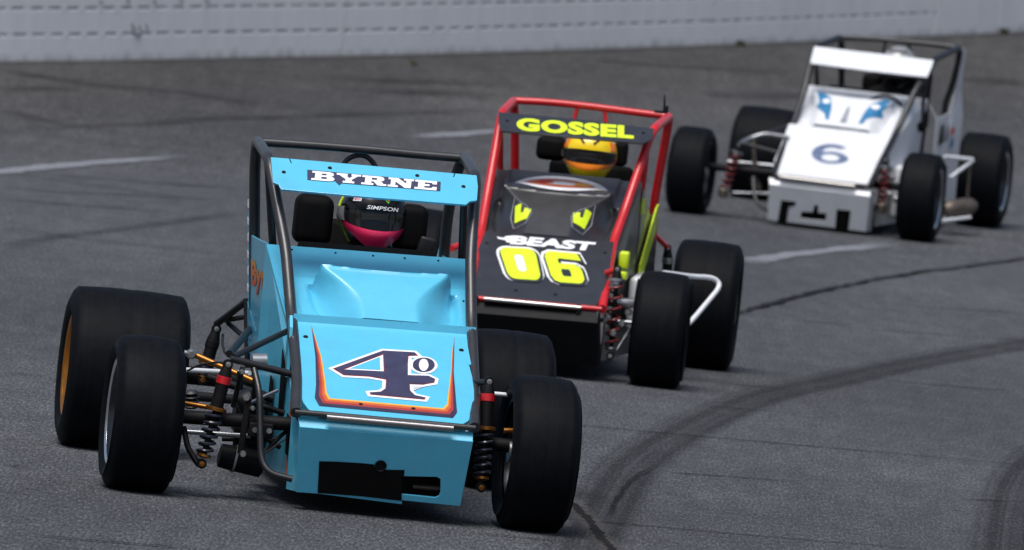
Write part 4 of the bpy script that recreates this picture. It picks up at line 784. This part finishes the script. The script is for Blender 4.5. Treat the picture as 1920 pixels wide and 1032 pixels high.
    ins = [[-.02, .02], [.45, .0], [.72, .06], [.70, .16], [.40, .12], [.1, .2], [-.01, .18]]
    bb = L_['outline']; umin = min(p[0] for p in bb); umax = max(p[0] for p in bb); vmin = min(p[1] for p in bb)
    sr.decal('print', [[[umin + .03, vmin + .12], [umax - .02, vmin + .08], [umax - .02, vmin + .22], [umin + .42, vmin + .17], [umin + .03, vmin + .26]]], 'cyan_deep', o, .0042)
    for k in range(6): zz = vmin + .30 + k * .07; sr.decal('sponsor_print', [[[umin + .04, zz], [umin + .09, zz], [umin + .09, zz + .02 + .02 * (k % 2)], [umin + .04, zz + .03]]], 'white_decal', o, .0042)
    # mirrored on the far side
    mir = [Vector((2 * .128 - p.x, p.y, p.z)) for p in (sr.at(*q_) for q_ in L_['outline'])]; side_poly('rear_side_panel', mir[::-1], 'cyan', car)
    # flat black patches on the side panel, painting the dark inside of openings
    for q in ([(-.193, .02, .20), (-.193, .10, .20), (-.200, .12, .36), (-.194, .03, .34)], [(-.208, .25, .30), (-.213, .33, .30), (-.222, .36, .60), (-.214, .27, .54)], [(-.229, .50, .25), (-.234, .58, .25), (-.236, .58, .48), (-.231, .50, .46)]): side_poly('opening_shade', [V(p) + Vector((-.006, 0, 0)) for p in q], 'pad_black', fr_, .004)
    # small upright fin beside the hood
    side_poly('side_fin', [(-.212, .20, .50), (-.212, .30, .50), (-.218, .31, .72), (-.218, .27, .745), (-.217, .22, .70)], 'cyan', car, .012)
    # head hoop
    tube('head_hoop', K_['hoop'], .011, 'tube_black', car, .02)
    # right front suspension
    t = 'tube_black'
    tube('frame_arm', T['arm_upper_right'], .0145, t, car); tube('frame_arm', T['arm_strut_right'], .0125, t, car)
    tube('bumper_loop', T['bumper_loop'], .0135, t, car, .05); tube('frame_arm', T['drop_link'], .011, t, car)
    ax = [V(p) for p in T['axle']]; tube('front_axle', [(-.70, 0, ax[0].z), (-.19, 0, ax[1].z), (.5, 0, .328), (.70, 0, .328)], .028, 'matte_black', car)
    tube('tie_rod', [T['tie_rod'][0], T['tie_rod'][1]], .0105, 'alu', car); tube('radius_rod', T['radius_rod'], .010, 'gold', car)
    tube('radius_rod', [T['gold_arm'][0], T['gold_arm'][1]], .0125, 'gold', car); ga = V(T['gold_arm'][0]); tube('rod_end', [ga + Vector((-.05, 0, .006)), ga], .012, 'steel', car)
    MB().lathe([(-.018, .013), (-.006, .022), (.006, .022), (.018, .013)], ga + Vector((-.02, -.005, .004)), (0, 1, 0), 14).build('rod_end', 'bolt_steel', car)
    tube('torsion_bar', T['white_rod'], .0095, 'white_paint', car)
    for k in range(1, 6): tube('rear_bracket', T[f'rear_brk{k}'], (.015, .011, .011, .012, .016)[k - 1], 'tube_black', car)
    shock(car, *T['shock_fr']); shock(car, *T['shock_rr'], split=.62, rad=.033, band='matte_black'); shock(car, *T['shock_fl'])
    tube('frame_arm', T['arm_fl'], .013, t, car); tube('tie_rod', T['white_fl'], .009, 'white_paint', car)
    tube('steering_arm', T['spindle_arm'], .012, 'matte_black', car, .02)
    tube('brake_hose', T['hose_front'], .0045, 'hose', car, .03, 8); tube('brake_hose', T['hose_rear'], .006, 'hose', car, .02, 8)
    a, b = [V(p) for p in T['canister']]; d = (b - a)
    MB().lathe([(0, .03), (.005, .048), (.06, .052), (.062, .056), (.072, .056), (.074, .052), (d.length, .052), (d.length + .01, .03)], a, d, 28).build('oil_canister', 'nose_black', car)
    MB().lathe([(.0625, .0568), (.0715, .0568)], a, d, 28, False).build('clamp_band', 'steel', car)
    a, b = [V(p) for p in T['hub_box']]; MB().lathe([(0, .045), (.02, .058), (.06, .058), (.08, .04)], a, b - a, 24).build('steering_gear', 'engine_dark', car)
    a, b = [V(p) for p in T['steer_plate']]; MB().rbox((a + b) / 2, (.026, .014, (a - b).length), .005, Matrix.Rotation(.045, 3, 'Y')).build('pitman_plate', 'matte_black', car)
    for p in (a, b): MB().lathe([(-.012, .011), (0, .014), (.01, .014)], p + Vector((0, -.008, 0)), (0, 1, 0), 12).build('bolt', 'bolt_steel', car)
    tube('steering_link', T['silver_rod2'], .0075, 'steel', car)
    a, b = [V(p) for p in T['pump']]; MB().lathe([(0, .030), (.003, .034), ((b - a).length, .034)], a, b - a, 20).build('fuel_pump', 'grey_metal', car)
    a, b = [V(p) for p in T['gold_fl']]; MB().lathe([(0, .012), ((b - a).length, .012)], a, b - a, 12).build('hub_fitting', 'gold', car)
    for x, z in ((-.345, .29), (-.288, .292)): MB().lathe([(-.006, .011), (.03, .011)], (x, -.036, z), (0, 1, 0), 12).build('bolt', 'bolt_steel', car)
    MB().rbox((-.32, -.01, .29), (.10, .05, .06), .008).build('axle_clamp', 'matte_black', car)
    tube('control_cable', [(-.22, -.06, .27), (-.30, -.05, .20)], .004, 'hose', car, 0, 8)
    MB().rbox((.40, 1.2, 1.03), (.07, .10, .09), .012, Matrix.Rotation(.2, 3, 'Y')).build('head_rest_bracket', 'engine_dark', car)
    MB().rbox((.14, .2, .155), (.5, .3, .03), .005).build('oil_pan', 'matte_black', car)
    # darker clutter behind the right front suspension
    for q, r_ in (([(-.42, .14, .40), (-.22, .10, .36)], .012), ([(-.36, .06, .52), (-.34, .10, .28), (-.22, .12, .22)], .010), ([(-.52, .35, .46), (-.25, .30, .40)], .017), ([(-.60, .9, .34), (-.28, .7, .36)], .020), ([(-.30, -.02, .20), (-.21, .02, .30)], .008), ([(-.44, .30, .22), (-.22, .28, .24)], .011), ([(-.40, .25, .50), (-.38, .30, .20)], .014)):
        tube('frame_tube', q, r_, 'matte_black', car, .04)
    MB().rbox((-.35, .24, .33), (.12, .16, .15), .02).build('steering_box', 'engine_dark', car)
    MB().rbox((-.30, .45, .30), (.10, .22, .24), .03).build('exhaust_header', 'engine_dark', car)
    bt = MB(); bt.lathe([(k * .009, .034 if k % 2 else .024) for k in range(9)], (-.585, .30, .40), (.15, .1, -1), 18); bt.build('rubber_boot', 'hose', car)
    for p in ((-.365, -.045, .375), (-.42, -.03, .515), (-.345, .10, .30), (-.50, .05, .335)): MB().lathe([(-.010, .007), (-.004, .011), (.012, .011)], p, (0, 1, 0), 10).build('bolt', 'bolt_steel', car)
    tube('cross_member', [(.30, -.13, .135), (.48, -.13, .14)], .010, 'muffler_steel', car)
    # driver
    d = empty('person', (0, 0, 0)); d.matrix_world = car.matrix_world @ Matrix.Translation(V(K_['helmet']) + Vector((0, 0, -.70)))
    tag(d, 'driver in black helmet with pink chin seated in the light blue car', 'person')
    hd = Vector((0, 0, .70)); driver_body('body', hd, d)
    he = Helm(hd, yaw=.05, pitch=-.05, sc=1.13); sh = he.shell('helmet_black', d)
    he.patch('face_shield', lambda a: -17 + 12 * (a / 66) ** 2, lambda a: 15 - 2 * (a / 66) ** 2, -66, 66, 'visor_tint', sh, .004)
    he.patch('shield_strip', lambda a: 9.5 - 1.5 * (a / 66) ** 2, lambda a: 17 - 2 * (a / 66) ** 2, -66, 66, 'helmet_black', sh, .0065, nv=3)
    he.patch('shield_mount', lambda a: -8, lambda a: 12, -84, -56, 'visor_side', sh, .008, 8); he.patch('shield_mount', lambda a: -8, lambda a: 12, 56, 84, 'visor_side', sh, .008, 8)
    he.patch('chin_print', lambda a: -46 + 30 * abs(a / 66) ** 1.6, lambda a: -18 + 14 * (a / 66) ** 2, -66, 66, 'pink', sh, .003)
    he.patch('side_print', lambda a: -40, lambda a: 30 + 10 * (a + 90) / 20, -94, -82, 'neon_yellow', sh, .003, 6)
    he.text('SIMPSON', -18, 27, 10.0, 15.2, 'white_decal', sh, .0085, shear=.2, offset=.012)
    tri = [he.at(a, e, .004) for a, e in ((-9, 40), (34, 40), (12, 20))]; mkobj('crest_print', tri, [(0, 1, 2)], 'green_decal', sh)
    tri = [he.at(a, e, .0055) for a, e in ((-2, 37), (27, 37), (12, 23))]; mkobj('crest_print', tri, [(0, 1, 2)], 'red_decal', sh)
    he.patch('crest_plate', lambda a: 27, lambda a: 33, 0, 25, 'white_decal', sh, .007, 8, 2); he.text('SIMPSON', 1.5, 23.5, 28, 32, 'red_decal', sh, .0095, offset=.01)
    he.patch('print', lambda a: 20, lambda a: 26, -42, -28, 'white_decal', sh, .005, 4, 2); he.text('SIMPSON', -41, -29, 21.2, 24.8, 'red_decal', sh, .0075, offset=.01)
    return car
build_blue()

# ------------------------------------------------------------ black car with red cage, number 06
def build_black():
    K_ = K2; T = K_['T']
    car, mid = base_car(K_, ((-.0173, 11.434, 0), -.0582, 0), .005, (1.5915, .2965, .2587, -.712, .3436, .46, .9173, .3406, .3343, 2.265),
        dict(rims=(SD, SD, SD, SR), tube='tube_red', mid='tube_red', fr=4, fl=5, tail='carbon'))
    tag(car, 'black race car with bright red roll cage and yellow number 06, in the middle', 'race car')
    H = Plane(K_['hood']); h = K_['hood']; hood = H.panel('hood', [h['outline']], 'carbon', car, .008, .003)
    for k in ('zero', 'six'):
        H.decal('number_outline', [h[k]], 'white_decal', hood, .0050 + (.0003 if k == 'six' else 0), .021); H.decal('number_shadow', [[[p[0] + .006, p[1] - .012] for p in h[k]]], 'carbon', hood, .0065 + (.0003 if k == 'six' else 0), .012)
        H.decal('number', [h[k], h[k + 'h']], 'neon_yellow', hood, .0082)
        H.decal('number_counter', [h[k + 'h']], 'white_decal' if k == 'zero' else 'carbon', hood, .0080, -.001)
    tb = h['text']
    H.text('lettering', 'BEAST', tb, 'white_decal', hood, .0052, offset=.05, shear=.15, spacing=1.0)
    H.decal('splash_print', [h['splat']], 'white_decal', hood, .0068)
    for p in h['bolts']: H.bolt(*p, hood)
    nb = [V(p) for p in K_['nose_bot']]; quad_panel('nose_panel', nb, 'nose_black', car, .006); nose_box(K_, 'nose_black', car, mid)
    for x in (.06, .86): c0 = V(K_['nose_top'][0]).lerp(V(K_['nose_top'][1]), x); MB().rbox(c0 + Vector((0, -.03, -.02)), (.018, .03, .06), .005).build('nose_bracket', 'matte_black', car)
    P_ = Plane(K_['visor']); v_ = K_['visor']; vis = P_.panel('sun_visor', [v_['outline']], 'carbon', car, .006, .002); lip(K_, vis, 'carbon')
    P_.text('name_lettering', 'GOSSEL', v_['text'], 'neon_yellow', vis, .0045, offset=.055, spacing=1.08)
    for p in v_['bolts']: P_.bolt(*p, vis, .009)
    C = Cowl(K_['cowl'], cen=.47, tl=.58, wl=.40, waist=.16, out_low=.34, H=.085, topk=.12, topd=.42, plate=False); cowl = C.build('cowl', 'carbon', car)
    # logo on the scoop top
    def ell(cx_, cy_, a, b, n=28): return [(cx_ + a * math.cos(2 * math.pi * k / n), cy_ + b * math.sin(2 * math.pi * k / n)) for k in range(n)]
    C.decal('logo_print', ell(.47, .76, .33, .19), 'white_decal', cowl, .003); C.decal('logo_print', ell(.46, .76, .25, .13), 'stripe_orange', cowl, .005)
    C.decal('logo_print', ell(.47, .76, .14, .07), 'white_decal', cowl, .007); C.decal('logo_print', ell(.62, .755, .06, .045), 'stripe_yellow', cowl, .009); C.decal('logo_print', ell(.36, .76, .06, .05), 'red_decal', cowl, .009)
    def U(cx_, s_): return [(cx_ + s_ * x * 1.3, y) for x, y in ((-.046, .36), (-.010, .36), (-.006, .27), (.010, .265), (.014, .31), (.054, .295), (.038, .18), (-.030, .175))]
    C.decal('eye_print', U(.245, 1), 'neon_yellow', cowl, .004); C.decal('eye_print', U(.695, -1), 'neon_yellow', cowl, .004)
    for cx_, s_ in ((.245, 1), (.695, -1)):
        pts = [C.at(cx_ + s_ * x * 1.3, y, .003) for x, y in ((-.055, .43), (.02, .34), (.058, .25), (.035, .12), (-.03, .11), (-.06, .26))]; MB().tube(pts, .003, 6, 0, True).build('eye_outline', 'grey_decal', cowl)
    TL = V(K_['cowl']['TL']); BL = V(K_['cowl']['BL']); TR = V(K_['cowl']['TR']); BR = V(K_['cowl']['BR'])
    side_poly('side_panel', [TL, (-.18, .97, .10), (-.15, .0, .10), (-.15, .0, .34), BL + Vector((-.003, -.01, -.02))], 'carbon', car)
    sp_ = side_poly('side_panel', [TR, BR + Vector((.003, -.01, -.02)), (.51, .0, .34), (.51, .0, .10), (.60, .97, .10)], 'carbon', car)
    # rear quarter: grey panel with yellow print, white lower box
    q = [(.582, .98, .955), (.60, .98, .20), (.66, 1.75, .22), (.64, 1.75, .84), (.615, 1.4, .80)]
    rq = side_poly('rear_side_panel', q, 'carbon', car)
    side_poly('print', [(.612, .99, .56), (.611, .99, .42), (.645, 1.56, .72), (.645, 1.58, .86), (.64, 1.48, .84)], 'neon_panel', rq, .010)
    side_poly('print', [(.590, .985, .90), (.592, .985, .82), (.600, 1.12, .82), (.599, 1.12, .90)], 'neon_panel', rq, .008)
    side_poly('rear_side_panel', [(-.19, .98, .95), (-.15, 1.4, .80), (-.12, 1.75, .84), (-.10, 1.75, .22), (-.19, .98, .2)], 'carbon', car)
    fb = MB(); fb.rbox((.555, .42, .60), (.05, .12, .09), .012); fb.rbox((.555, .42, .52), (.05, .12, .05), .012); fb.build('fuel_block', 'neon_yellow', car)
    MB().rbox((.66, .85, .38), (.14, .70, .28), .03).build('side_tank', 'white_paint', car)
    sl = side_poly('tank_print', [(.733, .55, .30), (.733, .62, .48), (.733, .75, .48), (.733, .68, .30)], 'neon_panel', car, .004)
    for L_ in K_['brace']: tube('cage_tube', L_, .011, 'tube_red', car)
    tube('frame_arm', T['arm_r'], .016, 'tube_red', car)
    tube('cage_tube', [(.62, 1.66, .87), (.60, 1.7, .45)], .014, 'tube_red', car)
    tube('nerf_bar', T['nerf'], .0135, 'white_paint', car, .06)
    shock(car, *T['shock_fl'], spring='spring_red', gold=False, band='steel', split=.10); tube('frame_arm', T['arm_fl'], .016, 'tube_red', car)
    tube('front_axle', [(-.7, 0, .40), (.45, 0, .40), T['axle_fl'][1], (.70, 0, .32)], .026, 'alu', car); tube('tie_rod', T['tie'], .008, 'alu', car); tube('tie_rod', T['rodw'], .011, 'alu', car)
    for p in ((.60, -.03, .30), (.565, -.09, .25), (.625, .0, .36), (.52, -.05, .31)): MB().lathe([(-.02, .014), (0, .02), (.02, .014)], p, (0, 1, 0), 12).build('bolt', 'bolt_steel', car)
    shock(car, (-.45, -.04, .55), (-.52, -.06, .13), spring='spring_red', gold=False, band='steel', split=.1)
    shock(car, (.70, 2.0, .62), (.73, 2.05, .28), spring='spring_red', gold=False, band='steel', split=.4); tube('rear_bracket', [(.70, 2.0, .62), (.60, 1.75, .72)], .014, 'tube_red', car)
    a = V(T['antenna'][0]); an = MB(); an.rbox(a + Vector((-.03, 0, -.005)), (.05, .03, .03), .006); an.rbox(a + Vector((.005, 0, .015)), (.026, .026, .05), .006); an.tube([a, V(T['antenna'][1])], .009, 8, r2=.003); an.build('antenna', 'matte_black', car)
    d = empty('person', (0, 0, 0)); d.matrix_world = car.matrix_world @ Matrix.Translation(V(K_['helmet']) + Vector((0, 0, -.70)))
    tag(d, 'driver in yellow and orange helmet seated in the black car with red cage', 'person')
    hd = Vector((0, 0, .70)); driver_body('body', hd, d); he = Helm(hd + Vector((0, 0, .012)), yaw=-.03, pitch=-.02, sc=1.10); sh = he.shell('helmet_yellow', d)
    he.patch('face_shield', lambda a: -13 + 4 * (a / 66) ** 2, lambda a: 9 - 2 * (a / 66) ** 2, -66, 66, 'visor_tint', sh, .004)
    he.patch('shield_strip', lambda a: 6 - 1.5 * (a / 66) ** 2, lambda a: 11 - 2 * (a / 66) ** 2, -68, 68, 'helmet_black', sh, .0065, nv=3)
    he.patch('shield_mount', lambda a: -6, lambda a: 8, -84, -60, 'steel', sh, .008, 8)
    he.patch('chin_print', lambda a: -26 + 8 * abs(a / 62), lambda a: -14 + 5 * (a / 66) ** 2, -66, 66, 'helmet_orange', sh, .003)
    he.patch('chin_print', lambda a: -56 + 20 * abs(a / 62) ** 1.3, lambda a: -28 + 8 * abs(a / 62), -60, 60, 'helmet_lime', sh, .003)
    for s_ in (-1, 1):
        he.patch('side_print', lambda a: 13, lambda a: 30, *sorted((s_ * 46, s_ * 68)), 'helmet_orange', sh, .003, 8)
        he.patch('cheek_print', lambda a: -12, lambda a: -2, *sorted((s_ * 70, s_ * 88)), 'red_decal', sh, .003, 6, 3)
        MB().tube([he.at(s_ * (38 - 3.2 * k), 46 - 2.6 * k, .002) for k in range(10)], .005, 6).build('stripe', 'engine_dark', sh)
    return car
build_black()

# ------------------------------------------------------------ white car, number 6
def build_white():
    K_ = K3; T = K_['T']
    car, mid = base_car(K_, ((2.0093, 33.174, .034), -.1873, .033), .0194, (1.6652, .315, .2587, -.70, .3436, .42, .928, .3406, .3343, 2.265),
        dict(rims=(SD, SR, SD, SR), tube='tube_black', mid='tube_black', fr=5, fl=5, tail='white_paint'))
    tag(car, 'white race car with black cage and blue wing prints, farthest back near the wall', 'race car')
    H = Plane(K_['hood']); h = K_['hood']; hood = H.panel('hood', [h['outline']], 'white_paint', car, .008, .003)
    c = h['six_c']; w4 = h['six_w']; hw = (w4[1][0] - w4[0][0]) / 2; hh = (w4[2][1] - w4[3][1]) / 2
    def arc(cx_, cy_, a, b, t0, t1, n=18): return [[cx_ + a * math.cos(R(t0 + (t1 - t0) * k / n)), cy_ + b * math.sin(R(t0 + (t1 - t0) * k / n))] for k in range(n + 1)]
    outer = arc(c[0], c[1] - hh * .28, hw * .98, hh * .70, 200, 20 + 360, 16)
    body = arc(c[0] + hw * .05, c[1], hw, hh, 60, 270, 22) + arc(c[0] + hw * .05, c[1] - hh * .42, hw * .95, hh * .58, -90, 140, 20)[1:]
    inn = arc(c[0] + hw * .1, c[1], hw * .62, hh * .66, 130, 52, 10)
    six = arc(c[0], c[1], hw, hh, 48, 270, 24) + arc(c[0], c[1] - hh * .38, hw, hh * .62, -88, 92, 18) + [[c[0] - hw * .45, c[1] + hh * .08]] + arc(c[0] + hw * .05, c[1] - hh * .05, hw * .58, hh * .70, 150, 62, 8)
    H.decal('number', [six, arc(c[0] + hw * .05, c[1] - hh * .40, hw * .48, hh * .36, 0, 340, 17)], 'blue_grey', hood, .005)
    nb = [V(p) for p in K_['nose_bot']]; N = Plane(K_['nose']); n_ = K_['nose']
    nose = N.panel('nose_panel', [n_['outline'], n_['slot']], 'white_paint', car, .006, .002); nose_box(K_, 'white_paint', car, mid)
    N.decal('tape', [n_['black1']], 'black_tape', nose, .0042); N.decal('tape', [n_['black2']], 'black_tape', nose, .0042)
    P_ = Plane(K_['visor']); v_ = K_['visor']; vis = P_.panel('sun_visor', [v_['outline']], 'white_paint', car, .006, .002); lip(K_, vis, 'white_paint')
    C = Cowl(K_['cowl'], cen=.5, tl=.62, wl=.38, waist=.24, out_low=.36, H=.075); cowl = C.build('cowl', 'white_paint', car)
    def wing(s_, f=1):
        o_ = [(.015, .10), (.03, .34), (.07, .52), (.15, .60), (.25, .66), (.20, .52), (.17, .42), (.19, .36), (.13, .27), (.07, .20), (.05, .10)]
        b_ = .5 + s_ * .13
        return [(b_ + s_ * x * f, y) for x, y in o_]
    def hole(s_, cx_, cy_, a, b, f): return [(.5 + s_ * .13 + s_ * (cx_ + a * math.cos(k * .6283)) * f, cy_ + b * math.sin(k * .6283)) for k in range(10)]
    C.decal('wing_print', wing(1, 1.1), 'blue_decal', cowl, .004); C.decal('wing_print', wing(-1, .95), 'blue_decal', cowl, .004)
    for s_, f in ((1, 1.1), (-1, .95)):
        C.decal('wing_gap', hole(s_, .105, .45, .04, .05, f), 'white_decal', cowl, .0065)
    C.decal('centre_print', [(.47, .08), (.53, .08), (.515, .35), (.50, .42), (.485, .35)], 'grey_decal', cowl, .004)
    q = [V(K_['cowl'][k]) for k in ('TL', 'TR')]
    quad_panel('cockpit_edge', [q[0].lerp(q[1], .2) + Vector((0, .012, .02)), q[0].lerp(q[1], .9) + Vector((0, .012, .02)), q[0].lerp(q[1], .9) + Vector((0, .006, -.01)), q[0].lerp(q[1], .2) + Vector((0, .006, -.01))], 'matte_black', car, .02)
    TL = V(K_['cowl']['TL']); BL = V(K_['cowl']['BL']); TR = V(K_['cowl']['TR']); BR = V(K_['cowl']['BR'])
    side_poly('side_panel', [TL, (-.22, .97, .10), (-.19, .0, .10), (-.19, .0, .34), BL + Vector((-.003, -.01, -.02))], 'white_paint', car)
    s1 = side_poly('side_panel', [TR + Vector((.01, 0, 0)), BR + Vector((.003, -.01, -.02)), (.52, .0, .34), (.52, .0, .06), (.60, 1.05, .06), (.62, 1.2, .93)], 'white_paint', car)
    # tall rear quarter with the fairing that runs up the rear post
    rq = side_poly('rear_side_panel', [(.635, 1.2, .90), (.70, 1.2, .80), (.72, 1.2, .15), (.80, 1.85, .15), (.79, 1.85, .80), (.775, 1.75, 1.0), (.80, 1.62, 1.30), (.785, 1.56, 1.31), (.76, 1.60, 1.0), (.735, 1.55, .83), (.70, 1.22, .80)], 'white_paint', car)
    side_poly('rear_side_panel', [(-.22, .98, .93), (-.15, 1.4, .80), (-.10, 1.75, .84), (-.10, 1.75, .15), (-.22, .98, .15)], 'white_paint', car)
    rp = Plane(dict(o=(.706, 1.22, .2), u=Vector((.08, .62, 0)).normalized(), v=(0, 0, 1)))
    for u, v, w_, h_, m_ in ((.05, .40, .12, .17, 'engine_dark'), (.20, .42, .10, .14, 'grey_decal'), (.34, .47, .10, .06, 'red_decal'), (.36, .37, .08, .08, 'blue_decal'), (.08, .20, .30, .05, 'grey_decal'), (.10, .12, .22, .04, 'grey_decal')):
        rp.decal('sponsor_print', [[[u, v], [u + w_, v + .02], [u + w_ * .8, v + h_], [u + w_ * .3, v + h_ * .8]]], m_, rq, .012)
    sp_ = Plane(dict(o=(.535, .5, .2), u=Vector((.08, 1, 0)).normalized(), v=(0, 0, 1)))
    for u, v, w_, h_ in ((.1, .32, .18, .03), (.1, .27, .2, .02), (.12, .2, .14, .03)): sp_.decal('sponsor_print', [[[u, v], [u + w_, v], [u + w_, v + h_], [u, v + h_]]], 'engine_dark', s1, .022)
    MB().rbox((.62, .55, .30), (.10, .55, .38), .03).build('side_tank', 'white_paint', car)
    for L_ in K_['brace']: tube('cage_tube', L_, .011, 'tube_black', car)
    tube('nerf_bar', T['nerf'], .0145, 'white_paint', car, .03); tube('nerf_bar', T['nerf_post'], .010, 'muffler_steel', car); tube('nerf_bar', T['nerf_low'], .0135, 'white_paint', car)
    a, b = [V(p) for p in T['muffler']]; MB().lathe([(0, .03), (.02, .05), (.05, .062), ((b - a).length - .04, .062), ((b - a).length, .04)], a, b - a, 24).build('muffler', 'muffler_steel', car)
    shock(car, *T['shock_fr'], spring='spring_red', gold=False, band='chrome', split=.12, rad=.042); shock(car, *T['shock_fl'], spring='spring_red', gold=False, band='chrome', split=.12, rad=.042)
    shock(car, (.74, 2.0, .66), (.77, 2.05, .30), spring='spring_red', gold=False, band='steel', split=.4); tube('rear_bracket', [(.74, 2.0, .66), (.66, 1.75, .72)], .014, 'tube_black', car)
    for p in (T['shock_fr'][1], T['shock_fl'][1]): MB().lathe([(-.06, .02), (-.05, .035), (0, .04), (.01, .03)], V(p) + Vector((0, 0, .03)), (0, 0, 1), 16).build('shock_mount', 'muffler_steel', car)
    tube('frame_arm', T['arm1'], .014, 'alu', car, .04); tube('frame_arm', T['arm2'], .014, 'tube_black', car); tube('frame_arm', T['drop1'], .015, 'muffler_steel', car); tube('frame_arm', T['strut'], .012, 'tube_black', car)
    tube('tie_rod', T['rodw1'], .011, 'alu', car); tube('radius_rod', T['rodw2'], .013, 'alu', car); tube('tie_rod', T['rodlow'], .011, 'alu', car)
    tube('front_axle', [(-.75, 0, .35), (.78, 0, .36)], .028, 'matte_black', car); tube('bumper_loop', T['loop'], .012, 'tube_black', car, .04)
    for p in ((.60, .0, .42), (.64, .02, .36), (.60, -.03, .30), (.66, .0, .27)): MB().rbox(p, (.06, .05, .045), .012).build('steering_block', 'alu', car)
    MB().lathe([(0, .02), (.02, .03), (.08, .03), (.10, .02)], (-.40, .05, .30), (.6, 0, -.8), 14).build('oil_filter', 'muffler_steel', car)
    d = empty('person', (0, 0, 0)); d.matrix_world = car.matrix_world @ Matrix.Translation(V(K_['helmet']) + Vector((0, 0, -.70)))
    tag(d, 'driver in dark suit and pale grey helmet, half hidden behind the white visor panel', 'person')
    hd = Vector((0, 0, .70)); driver_body('body', hd, d); he = Helm(hd, 0, .12, sc=1.0); sh = he.shell('helmet_grey', d)
    he.patch('face_shield', lambda a: -20 + 5 * (a / 66) ** 2, lambda a: 14 - 2 * (a / 66) ** 2, -66, 66, 'visor_tint', sh, .004)
    he.patch('chin_print', lambda a: -56 + 20 * abs(a / 70) ** 1.3, lambda a: -22 + 5 * (a / 66) ** 2, -70, 70, 'helmet_black', sh, .003)
    he.patch('stripe', lambda a: 50, lambda a: 56, -60, 60, 'engine_dark', sh, .003, 16, 2)
    return car
build_white()
